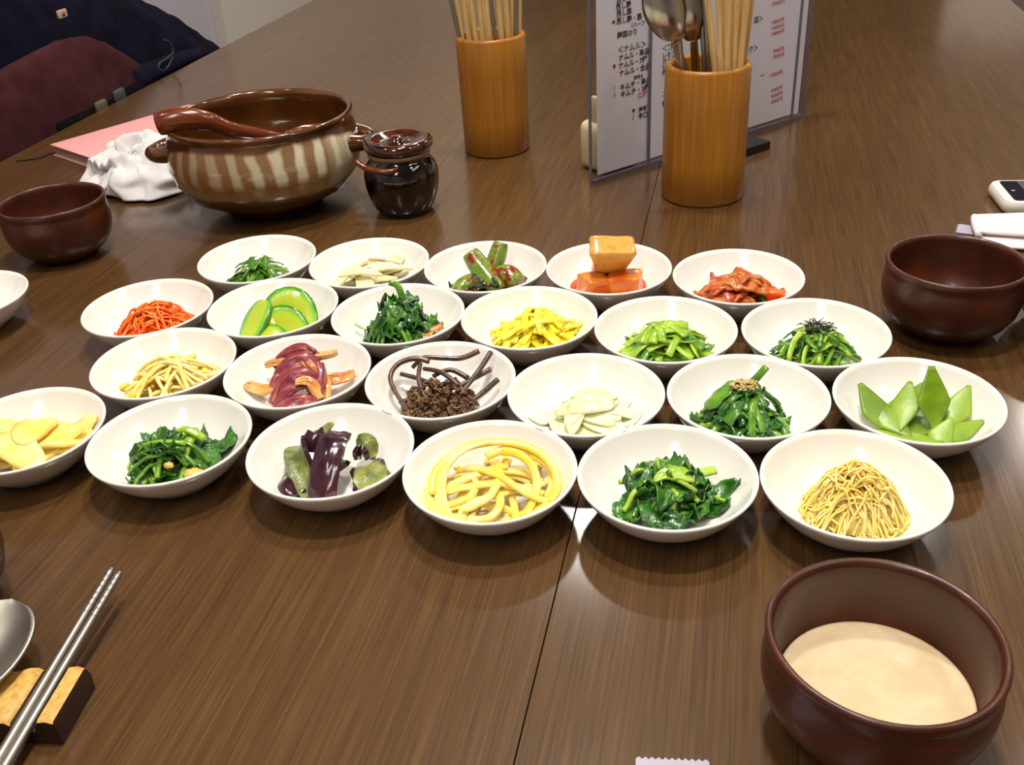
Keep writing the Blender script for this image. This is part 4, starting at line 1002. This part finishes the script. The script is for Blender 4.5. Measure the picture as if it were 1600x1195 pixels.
put('pale', 'jelly_strip', sweep(smooth_path([(0.018, 0.0, 0.014), (0.028, 0.004, 0.017), (0.034, 0.009, 0.0205)], 4), 0.007, 0.0022, 8, None, 0.2, True), Y_PL, 'narrow pale yellow strip standing up the side of its dish', 'jelly')

# ---- cucumber
def slab(pts, wv, th, bendz, mt, mb, ms, n=16, nv=8, wf=None, wrk=0.0):
    P_ = smooth_path(pts, 5); m_ = len(P_) - 1
    def fn(u, v):
        x = u * m_; i = min(int(x), m_ - 1); k = x - i; p = P_[i].lerp(P_[i + 1], k); T = (P_[i + 1] - P_[i]).normalized()
        S = Vector(wv); S = (S - T * S.dot(T)).normalized(); N_ = T.cross(S)
        w = wf(u) if wf else sin(pi * (0.08 + 0.84 * u)) ** 0.5
        e = (v - 0.5) * 2
        return p + S * (e * wv_len * 0.5 * w) + N_ * (bendz * (1 - e * e) + wrk * noise.noise(Vector((p.x * 90, p.y * 90, e * 2.2 + p.z * 60))))
    wv_len = Vector(wv).length
    j_ = m_ // 2
    if (P_[j_ + 1] - P_[j_]).cross(Vector(wv)).z < 0: wv = tuple(-q for q in wv)
    return sheet(fn, n, nv, th, mt, mb, ms)
CUCS = [([(-0.020, -0.020, 0.008), (-0.013, -0.006, 0.020), (-0.007, 0.006, 0.029)], (0.016, -0.003, 0.006)),
        ([(0.028, -0.012, 0.012), (0.020, 0.002, 0.025), (0.006, 0.008, 0.027), (-0.004, 0.002, 0.020)], (0.004, 0.012, 0.012)),
        ([(0.024, -0.020, 0.0085), (0.014, -0.010, 0.017), (0.002, -0.006, 0.018), (-0.006, -0.012, 0.012)], (0.003, 0.011, 0.013)),
        ([(-0.018, 0.012, 0.011), (-0.010, 0.014, 0.022), (-0.002, 0.012, 0.028)], (0.006, 0.010, 0.004)),
        ([(0.008, -0.023, 0.0085), (-0.002, -0.018, 0.013), (-0.012, -0.020, 0.0095)], (0.003, 0.012, 0.005)),
        ([(-0.024, -0.010, 0.0085), (-0.019, 0.002, 0.013), (-0.012, 0.010, 0.015)], (0.009, -0.003, 0.004))]
for pts, wv in CUCS:
    put('cuc', 'cucumber_slice', slab(pts, tuple(q * 1.35 for q in wv), 0.0022, 0.0012, 0, 0, 1), [M_CUC, M_CUCSK], 'curled green cucumber slice on the dish beside the carrot', 'cucumber', 'cucumber slices')

# ---- snow peas
rng = random.Random(16)
SNOW = [((0.004, 0.004, 0.016), (0.006, -0.020, 0.014), (0.020, 0.004, 0.020), 0.040), ((-0.020, 0.006, 0.013), (-0.004, -0.002, 0.012), (0, 0, 0), 0.036)]
def diamond(c, ax, wv, L, Wd, th=0.0016, cup=0.0010):
    ax = Vector(ax).normalized(); wv = Vector(wv); wv = (wv - ax * wv.dot(ax)).normalized(); nn = ax.cross(wv)
    if nn.z < 0: nn = -nn
    c = Vector(c)
    def fn(u, v):
        x = (u - 0.5) * 2; e = (v - 0.5) * 2; w = max(0.02, 1 - abs(x) ** 1.12)
        sk = 0.12 * x
        return c + ax * (x * L * 0.5) + wv * ((e * w + sk * e) * Wd * 0.5) + nn * (cup * (1 - e * e) * w)
    return sheet(fn, 14, 8, th)
for (c, ax, wv, L, Wd) in [((-0.023, 0.004, 0.0175), (-0.35, 1, 0.62), (1, 0.4, 0.1), 0.040, 0.019), ((-0.016, -0.004, 0.0150), (-0.5, 1, 0.25), (1, 0.5, 0.3), 0.038, 0.017),
                           ((-0.006, 0.002, 0.0195), (0.5, 1, 0.42), (1, -0.6, 0.2), 0.042, 0.018), ((0.003, 0.009, 0.0200), (0.8, 1, 0.25), (1, -0.7, 0.1), 0.038, 0.017),
                           ((0.008, -0.004, 0.0270), (0.02, 0.62, 0.95), (1, 0.06, -0.10), 0.0431, 0.021), ((0.024, -0.003, 0.0180), (0.62, 0.7, 0.5), (1, -0.7, -0.1), 0.040, 0.017),
                           ((-0.012, -0.016, 0.0105), (1, -0.45, 0.0), (0.4, 1, 0.15), 0.044, 0.014), ((0.008, -0.020, 0.0115), (0.55, 0.5, 0.4), (1, -0.6, 0.0), 0.030, 0.015),
                           ((0.020, -0.018, 0.0125), (1, 0.35, 0.22), (-0.35, 1, 0.3), 0.036, 0.014), ((0.002, 0.016, 0.0140), (1, 0.2, 0.1), (0, 1, 0.1), 0.040, 0.016), ((0.0, -0.006, 0.0110), (1, 0.1, 0.0), (0, 1, 0.1), 0.040, 0.02)]:
    put('snow', 'snow_pea', diamond(c, ax, wv, L, Wd), G_SN, 'tall diamond shaped snow pea pod standing upright amid the others' if L == 0.0431 else 'pointed light green snow pea pod on the dish beside the sesame greens', 'snow pea', 'snow pea pods')

# ---- eggplant
def skinstrip(pts, wv, th, bend): return slab(pts, wv, th, bend, 0, 1, 1, 18, 8, lambda u: min(1, 0.85 + 3 * min(u, 1 - u)), 0.0012)
for pts, wv, bd in [([(-0.004, -0.026, 0.0105), (-0.001, -0.014, 0.024), (0.002, 0.000, 0.031), (0.003, 0.012, 0.028)], (0.0165, -0.004, 0.0), 0.0016),
                    ([(-0.012, 0.012, 0.018), (-0.009, 0.016, 0.026), (-0.004, 0.020, 0.024)], (0.014, 0.006, 0.004), 0.002),
                    ([(-0.020, -0.022, 0.0085), (-0.024, -0.014, 0.0115), (-0.022, -0.004, 0.013)], (0.014, 0.003, 0.004), 0.002)]:
    put('egg', 'eggplant_strip', skinstrip(pts, wv, 0.0034, bd), [EGGS, EGGF], 'glossy dark purple eggplant strip lying skin side up', 'eggplant', 'skin up eggplant strips', smooth='auto')
for pts, wv, bd in [([(-0.010, -0.026, 0.0100), (-0.016, -0.014, 0.020), (-0.022, 0.000, 0.0245), (-0.024, 0.012, 0.0235), (-0.018, 0.018, 0.022)], (0.013, 0.003, 0.007), -0.004),
                    ([(0.012, -0.010, 0.0105), (0.022, -0.008, 0.0110), (0.032, -0.004, 0.0145)], (0.002, 0.013, 0.008), -0.003),
                    ([(0.012, 0.006, 0.016), (0.016, 0.010, 0.024), (0.022, 0.008, 0.023), (0.023, 0.003, 0.016)], (0.003, 0.013, 0.003), -0.003),
                    ([(-0.014, -0.018, 0.009), (-0.006, -0.008, 0.014), (0.006, 0.004, 0.016)], (0.010, -0.010, 0.004), -0.002)]:
    put('egg', 'eggplant_piece', slab(pts, wv, 0.0032, bd, 0, 1, 1, 18, 8, lambda u: min(1, 0.65 + 3 * min(u, 1 - u))), [EGGF, EGGS], 'eggplant piece showing its green flesh in a purple skin', 'eggplant', 'flesh up eggplant pieces', smooth='auto')
put('egg', 'chive_bit', sweep([(-0.030, 0.006, 0.0115), (-0.026, 0.006, 0.0122), (-0.022, 0.007, 0.0122)], 0.004, 0.0028, 8), G_MD, 'tiny bright green bit beside the eggplant', 'chive')

# ---- ginger bud petals
for pts, wv, m, lab in [([(-0.018, 0.010, 0.014), (-0.010, 0.014, 0.026), (0.004, 0.014, 0.030), (0.012, 0.008, 0.026)], (0.003, 0.010, 0.008), 0, 0), ([(-0.018, -0.004, 0.016), (-0.008, 0.002, 0.027), (0.006, 0.004, 0.030), (0.014, -0.002, 0.022)], (0.002, 0.011, 0.008), 0, 0),
                   ([(-0.016, -0.016, 0.0095), (-0.006, -0.010, 0.022), (0.008, -0.008, 0.024), (0.016, -0.014, 0.012)], (0.001, 0.010, 0.010), 0, 0), ([(-0.015, -0.026, 0.0088), (-0.004, -0.023, 0.013), (0.008, -0.022, 0.013), (0.017, -0.020, 0.0098)], (0.000, 0.011, 0.006), 0, 0),
                   ([(-0.020, 0.016, 0.022), (-0.010, 0.018, 0.030), (0.002, 0.017, 0.033), (0.010, 0.012, 0.031)], (0.000, 0.006, 0.006), 0, 0), ([(0.010, -0.020, 0.010), (0.015, -0.008, 0.022), (0.014, 0.004, 0.029)], (0.008, -0.002, 0.004), 0, 0), ([(-0.014, -0.012, 0.012), (-0.012, 0.0, 0.022), (-0.010, 0.010, 0.028)], (0.010, 0.002, 0.003), 0, 0),
                   ([(-0.038, 0.002, 0.0165), (-0.028, -0.002, 0.0145), (-0.016, -0.006, 0.016)], (0.002, 0.008, 0.002), 1, 1), ([(-0.026, 0.018, 0.022), (-0.014, 0.015, 0.026), (-0.004, 0.010, 0.028)], (0.001, 0.005, 0.003), 1, 1), ([(0.002, 0.010, 0.031), (0.010, 0.000, 0.028), (0.018, -0.006, 0.020), (0.019, -0.016, 0.012)], (0.006, 0.004, 0.002), 1, 1),
                   ([(0.016, 0.002, 0.018), (0.026, 0.003, 0.0155), (0.037, 0.006, 0.0185)], (0.000, 0.009, 0.002), 1, 1), ([(0.004, 0.012, 0.030), (0.016, 0.013, 0.030), (0.026, 0.014, 0.031)], (0.000, 0.004, 0.002), 1, 1), ([(0.000, -0.012, 0.024), (0.010, -0.012, 0.0235), (0.016, -0.018, 0.014)], (0.003, 0.006, 0.002), 1, 1)]:
    put('myoga', ['ginger_bud_petal', 'ginger_strip'][lab], slab(pts, tuple(q * 1.15 for q in wv), 0.0013, 0.0012, 0, 0, 0, 24, 10, None, 0.0030), [MYP, MYO][m], ['wine purple ginger bud petal piled beside the fern stalks', 'orange yellow ginger strip among the purple petals'][lab], 'ginger', ['purple ginger petals', 'orange ginger strips'][lab])

# ---- bracken fern
FE = [[(-0.012, -0.030, 0.0105), (-0.026, -0.010, 0.017), (-0.034, 0.008, 0.0235), (-0.030, 0.020, 0.028), (-0.018, 0.024, 0.030), (-0.008, 0.022, 0.028)], [(-0.020, 0.022, 0.024), (-0.012, 0.024, 0.030), (0.000, 0.024, 0.029), (0.014, 0.024, 0.028), (0.026, 0.027, 0.031)],
      [(-0.012, 0.018, 0.025), (0.000, 0.010, 0.026), (0.010, 0.000, 0.0225), (0.016, -0.007, 0.0175)], [(-0.028, 0.018, 0.022), (-0.016, 0.012, 0.021), (-0.004, 0.004, 0.019)], [(0.012, -0.008, 0.018), (0.020, 0.002, 0.0225), (0.028, 0.014, 0.027), (0.034, 0.024, 0.031)],
      [(0.010, 0.000, 0.019), (0.020, 0.006, 0.021), (0.033, 0.014, 0.0235)], [(0.000, -0.022, 0.0115), (0.014, -0.014, 0.0135), (0.026, -0.006, 0.0165), (0.038, 0.002, 0.0225)], [(-0.029, -0.004, 0.0135), (-0.016, -0.003, 0.0145), (-0.002, -0.006, 0.016)],
      [(-0.014, 0.020, 0.028), (-0.015, 0.006, 0.024), (-0.010, -0.010, 0.018), (0.000, -0.022, 0.0125)], [(-0.006, 0.012, 0.022), (0.006, 0.016, 0.024), (0.018, 0.010, 0.020)], [(-0.022, -0.010, 0.0115), (-0.008, 0.004, 0.016), (0.010, 0.012, 0.0185)], [(-0.016, -0.018, 0.011), (0.004, -0.010, 0.0145), (0.018, -0.014, 0.0125)]]
for i, p in enumerate(FE):
    put('fern', 'fern_stalk', sweep(smooth_path(p, 5), 0.0036, 0.0036, 9, lambda u: 0.82 + 0.3 * u), FERN, 'brown bracken fern stalk on the dish behind the eggplant', 'fern', 'bracken fern stalks')
rng = random.Random(17); acc = VF(); mo = (-0.002, -0.006, 0.026, 0.019)
for i in range(260):
    a = rng.uniform(0, 6.28); r = 0.025 * sqrt(rng.random()); cx, cy = -0.002 + r * cos(a), -0.008 + r * sin(a) * 0.9; z = surf(cx, cy, rng.random(), mo, 0.002); R_ = rng.uniform(0.0010, 0.0030); t0 = rng.uniform(0, 6.28)
    ax = Vector((cos(t0), sin(t0), rng.uniform(-0.5, 0.8))).normalized(); b = ax.cross(Vector((0.2, 0.3, 1))).normalized()
    pts = [Vector((cx, cy, z)) + (ax * cos(k * 0.75) + b * sin(k * 0.75)) * (R_ * (1 - k / 16)) + Vector((0, 0, 0.0002 * k)) + noise.noise_vector(Vector((i * 3.7, k * 0.45, 2.0))) * 0.0022 for k in range(13)]
    acc.join(sweep(pts, 0.0017, 0.0015, 5))
put('fern', 'fern_fronds', acc, FROND, 'tangle of tiny curled golden brown fern fronds', 'fern', None, 'stuff')

# ---- looped yellow ribbons
rng = random.Random(18)
strips('noodle', 'yellow_ribbon', 12, (0.002, -0.004, 0.035, 0.016), 0.085, 0.0052, 0.0022, Y_ND, 'looped glossy yellow ribbon on the dish beside the eggplant', 'ribbon', 'looped yellow ribbons', 31, 24, 0.6, True, 22)
def ribbon(cx, cy, rx, ry, a0, a1, zb, amp, ph, rot=0.0, n=15):
    P_ = []
    for i in range(n):
        a = radians(a0 + (a1 - a0) * i / (n - 1)); x, y = rx * cos(a), ry * sin(a)
        px, py = cx + x * cos(rot) - y * sin(rot), cy + x * sin(rot) + y * cos(rot); r = sqrt(px * px + py * py)
        if r > 0.0395: px, py = px * 0.0395 / r, py * 0.0395 / r
        P_.append(Vector((px, py, max(zb + amp * (0.5 + 0.5 * sin(a + ph)), zin(min(0.0475, sqrt(px * px + py * py))) + 0.0028))))
    return smooth_path(P_, 2)
RIB = [(0.002, -0.002, 0.036, 0.029, -50, 190, 0.010, 0.017, 0.0, 0.0), (0.000, -0.004, 0.030, 0.030, 80, 262, 0.008, 0.020, 0.2, 0.15), (-0.004, -0.006, 0.024, 0.034, 70, 250, 0.008, 0.019, 0.1, 0.1), (0.000, -0.004, 0.037, 0.034, 175, 335, 0.006, 0.005, 0.0, 0.0),
       (0.010, -0.004, 0.028, 0.026, -110, 60, 0.010, 0.012, 0.3, 0.0), (0.004, -0.006, 0.022, 0.026, -60, 95, 0.009, 0.016, 0.1, -0.2), (0.000, -0.010, 0.032, 0.022, 10, 170, 0.010, 0.006, 0.0, 0.3), (0.002, -0.006, 0.026, 0.018, 190, 350, 0.007, 0.006, 0.0, 0.2), (0.012, 0.002, 0.024, 0.022, -80, 110, 0.010, 0.013, 0.2, 0.3), (-0.012, -0.016, 0.024, 0.010, 150, 350, 0.008, 0.003, 0.0, -0.3), (0.002, -0.008, 0.020, 0.024, 100, 300, 0.008, 0.010, 0.2, -0.5)]
for i, a in enumerate(RIB):
    put('noodle', 'yellow_ribbon', sweep(ribbon(*a), 0.0052, 0.0022, 8, None, rng.uniform(-0.3, 0.8), True), Y_ND, 'widest yellow ribbon arching over all the other loops' if i == 0 else 'looped glossy yellow ribbon on the dish beside the eggplant', 'ribbon', 'looped yellow ribbons')

# ---- chilli stems
for pts, w, lab in [([(0.010, -0.018, 0.0120), (0.002, -0.006, 0.0190), (-0.006, 0.004, 0.0270), (-0.012, 0.010, 0.0350)], 0.0150, 'fat green stem smeared with red chilli leaning over the others'), ([(0.004, 0.006, 0.018), (0.009, 0.012, 0.027), (0.014, 0.018, 0.039)], 0.0125, 'upright green stem stub with a chilli red tip'), ([(0.010, 0.000, 0.019), (0.018, -0.006, 0.020), (0.026, -0.014, 0.0160)], 0.0155, 'short knobbly green stem flecked with chilli beside dark leaf'), ([(-0.010, -0.002, 0.017), (-0.018, -0.010, 0.0155), (-0.024, -0.016, 0.0125)], 0.0125, 'curved green stem low under the leaning fat stem')]:
    put('stem', 'chilli_stalk', sweep(smooth_path(pts, 6), w * 1.18, w * 1.05, 14, lambda u: 0.45 + 0.62 * sin(pi * (0.16 + 0.70 * u)) ** 0.7), CHILI, lab, 'vegetable', 'stems in chilli')
leaves('stem', 'chilli_leaf', 13, (0.002, -0.006, 0.033, 0.017), 0.028, 0.020, 0.0009, CHDK, 'dark chilli coated leaf under the stubby green stems', 'leaf', 'dark leaves under the stems', 19, 0.1, 0.9, ruffle=1.2, curl=0.005)

# ---- radish cubes
def cube(key, c, dims, rot, mat, lab, seed, name='radish_cube', tap=0.14):
    bm = bmesh.new(); bmesh.ops.create_cube(bm, size=1); bmesh.ops.subdivide_edges(bm, edges=list(bm.edges), cuts=7, use_grid_fill=True)
    for q in bm.verts:
        mx = max(abs(q.co.x), abs(q.co.y), abs(q.co.z)); nn_ = (abs(q.co.x) ** 9 + abs(q.co.y) ** 9 + abs(q.co.z) ** 9) ** (1 / 9); q.co *= mx / nn_
        k = 1 + tap * q.co.z; n_ = noise.noise_vector(q.co * 1.7 + Vector((seed, 0, 0))) * 0.07
        q.co = Vector((q.co.x * dims[0] * k, q.co.y * dims[1] * k, q.co.z * dims[2])) + Vector((n_.x * dims[0], n_.y * dims[1], n_.z * dims[2]))
    from mathutils import Euler
    MM = Matrix.Translation(c) @ Euler(rot).to_matrix().to_4x4()
    bm.verts.index_update(); v = VF().add([tuple(MM @ q.co) for q in bm.verts], [tuple(a.index for a in q.verts) for q in bm.faces]); bm.free()
    put(key, name, v, mat, lab, 'radish')
cube('kkak', (-0.013, -0.010, 0.0165), (0.022, 0.020, 0.018), (0.10, 0.15, 0.5), KK, 'orange radish cube at the side, split on top', 3)
cube('kkak', (0.012, -0.010, 0.0165), (0.025, 0.020, 0.018), (0.05, -0.12, -0.3), KK, 'reddish radish cube lying in chilli juice under the upright one', 5)
cube('kkak', (-0.001, 0.012, 0.0175), (0.020, 0.018, 0.022), (0.2, 0.1, 0.2), KK, 'orange radish cube mostly hidden behind the others', 7)
cube('kkak', (0.001, -0.002, 0.0375), (0.031, 0.018, 0.026), (0.35, 0.10, 0.06), KKT, 'big pale orange radish chunk standing on top of the others', 9, 'radish_chunk', 0.5)
put('kkak', 'chilli_juice', lathe([(0.0, 0.0046), (0.015, 0.0052), (0.024, 0.0064), (0.030, 0.0090), (0.0305, 0.0088)], 32, lambda a, z: 1 + 0.05 * sin(3 * a)).move((0.0, 0.0, 0.0003)), SAUCE, 'thin red chilli juice pooled around the radish cubes', 'sauce')

# ---- cabbage kimchi
mo = (-0.001, -0.005, 0.031, 0.024)
leaves('kimchi', 'kimchi_leaf', 18, mo, 0.036, 0.022, 0.0024, KIM, 'crumpled red cabbage kimchi leaf in a soft heap', 'kimchi', 'cabbage kimchi leaves', 20, 0.15, 1.0, ruffle=0.5, curl=0.0035, nu=16, nv=10)
cube('kimchi', (0.025, -0.018, 0.0150), (0.013, 0.007, 0.016), (0.35, 0.1, -0.3), CARROT, 'smooth orange carrot wedge at the edge of the kimchi', 11, 'carrot_wedge')
put('kimchi', 'chive_strip', sweep(smooth_path([(0.012, -0.006, 0.021), (0.015, -0.016, 0.017), (0.017, -0.025, 0.0105)], 4), 0.005, 0.0025, 8), G_DK, 'dark green strip between kimchi and carrot wedge', 'chive')

# ---- tall herb tuft
mo = (0.001, -0.003, 0.026, 0.033)
leaves('greens', 'herb_leaf', 26, mo, 0.026, 0.016, 0.0008, G_DK, 'dark green wilted herb leaf in the tall tuft', 'herb', 'herb leaves of the tall tuft', 21, 0.05, 1.0, ruffle=1.3, curl=0.007)
strips('greens', 'herb_stalk', 22, mo, 0.036, 0.0030, 0.0022, [G_DK, G_MD, G_DK], 'green herb stem wound around the tall tuft', 'herb', 'herb stems of the tall tuft', 22, 22, 0.6, False, f0=0.05, f1=0.95)
put('greens', 'herb_sprig', sweep(smooth_path([(0.004, 0.000, 0.030), (0.004, 0.004, 0.038), (0.001, 0.008, 0.046), (-0.005, 0.009, 0.048)], 4), 0.006, 0.0028, 8, lambda u: 1.1 - 0.35 * u), G_MD, 'green sprig tip poking up from the tall herb tuft', 'herb')
put('greens', 'herb_tip', leaf_mesh(random.Random(4), 1.0, mo, 0.022, 0.011, 0.0009, 0.002, pos=(0.010, 0.006), head=1.2, curl=0.006, tilt=0.55), G_DK, 'pointed dark leaf standing on the tall herb tuft', 'herb')
for p in ([(0.010, -0.016, 0.012), (0.020, -0.010, 0.014), (0.032, -0.004, 0.016)], [(0.004, -0.020, 0.0115), (0.016, -0.016, 0.012), (0.028, -0.008, 0.0135)], [(-0.022, -0.022, 0.0095), (-0.014, -0.022, 0.010), (-0.006, -0.024, 0.0095)], [(0.014, -0.010, 0.013), (0.022, -0.012, 0.0135), (0.029, -0.013, 0.0135)]):
    put('greens', 'herb_root', sweep(smooth_path(p, 4), 0.006, 0.004, 8, lambda u: 0.7 + 0.4 * u), ORB, 'pale orange root end sticking out of the herb tuft', 'herb', 'orange root ends')
put('greens', 'herb_tendril', sweep(smooth_path([(-0.016, 0.000, 0.013), (-0.026, 0.002, 0.014), (-0.034, 0.005, 0.0175)], 4), 0.0022, 0.0018, 6), G_LT, 'thin pale green tendril beside the tall herb tuft', 'herb')
for i in range(3):
    put('greens', 'herb_frill', leaf_mesh(random.Random(40 + i), 0.3, mo, 0.014, 0.010, 0.0007, 0.004, pos=(0.026 - 0.003 * i, 0.006 + 0.003 * i), head=0.5 + i, curl=0.006, ruffle=1.6), G_DK, 'small frilled dark leaf lying apart at the tuft side', 'herb', 'frilled leaves apart')

# ---- greens with corn
mo = (0.001, -0.005, 0.029, 0.027)
leaves('corn', 'green_leaf', 18, mo, 0.026, 0.016, 0.0008, G_DK, 'crinkled dark green leaf in the heap with the corn chunk', 'greens', 'leaves in the corn dish', 23, 0.05, 1.0, ruffle=1.3, curl=0.006)
strips('corn', 'green_stalk', 26, mo, 0.038, 0.0034, 0.0024, [G_MD, G_LT, G_DK, G_MD], 'bright green stem tangled in the heap with the corn chunk', 'greens', 'stems in the corn dish', 24, 18, 0.6, False)
strips('corn', 'broad_stalk', 3, (0.010, 0.000, 0.020, 0.026), 0.024, 0.0062, 0.0032, G_LT, 'broad yellow green stem lying on top of leafy greens', 'greens', 'broad stems in the corn dish', 25, 6, 0.4, True, f0=0.8, spread=0.7)
for c, l, s in (((0.017, -0.022, 0.0135), 0.0055, 'knobbly yellow corn chunk at the edge of the leafy greens'), ((0.003, -0.020, 0.0205), 0.0026, 'tiny yellow corn crumb on the leafy greens')):
    put('corn', 'corn_chunk', ellipsoid(c, l * 1.2, l * 0.8, l * 0.75, 14, 9, 0.5, 2), CORN, s, 'corn')

# ---- spinach
mo = (-0.002, -0.003, 0.031, 0.027)
leaves('leaf', 'spinach_leaf', 20, mo, 0.028, 0.019, 0.0008, G_DK, 'glossy dark spinach leaf on the dish between ribbons and golden shreds', 'spinach', 'spinach leaves', 26, 0.05, 1.0, ruffle=1.2, curl=0.007)
strips('leaf', 'spinach_stalk', 12, mo, 0.040, 0.0032, 0.0026, [G_LT, G_MD], 'light green spinach stem curving over dark leaves', 'spinach', 'spinach stems', 27, 24, 0.4, False, f0=0.3, bz=0.004)
put('leaf', 'broad_stalk', sweep(smooth_path([(0.006, 0.004, 0.021), (0.017, 0.008, 0.020), (0.029, 0.011, 0.020)], 4), 0.0085, 0.004, 8, None, 0.2, True), G_LT, 'broad cut yellow green stem end pointing out of the spinach', 'spinach')
put('leaf', 'young_leaf', leaf_mesh(random.Random(6), 1.0, mo, 0.024, 0.011, 0.0012, 0.004, pos=(0.002, -0.008), head=3.3, curl=0.0015, ruffle=0.2), G_LT, 'smooth young light green leaf lying on top of the spinach', 'spinach')
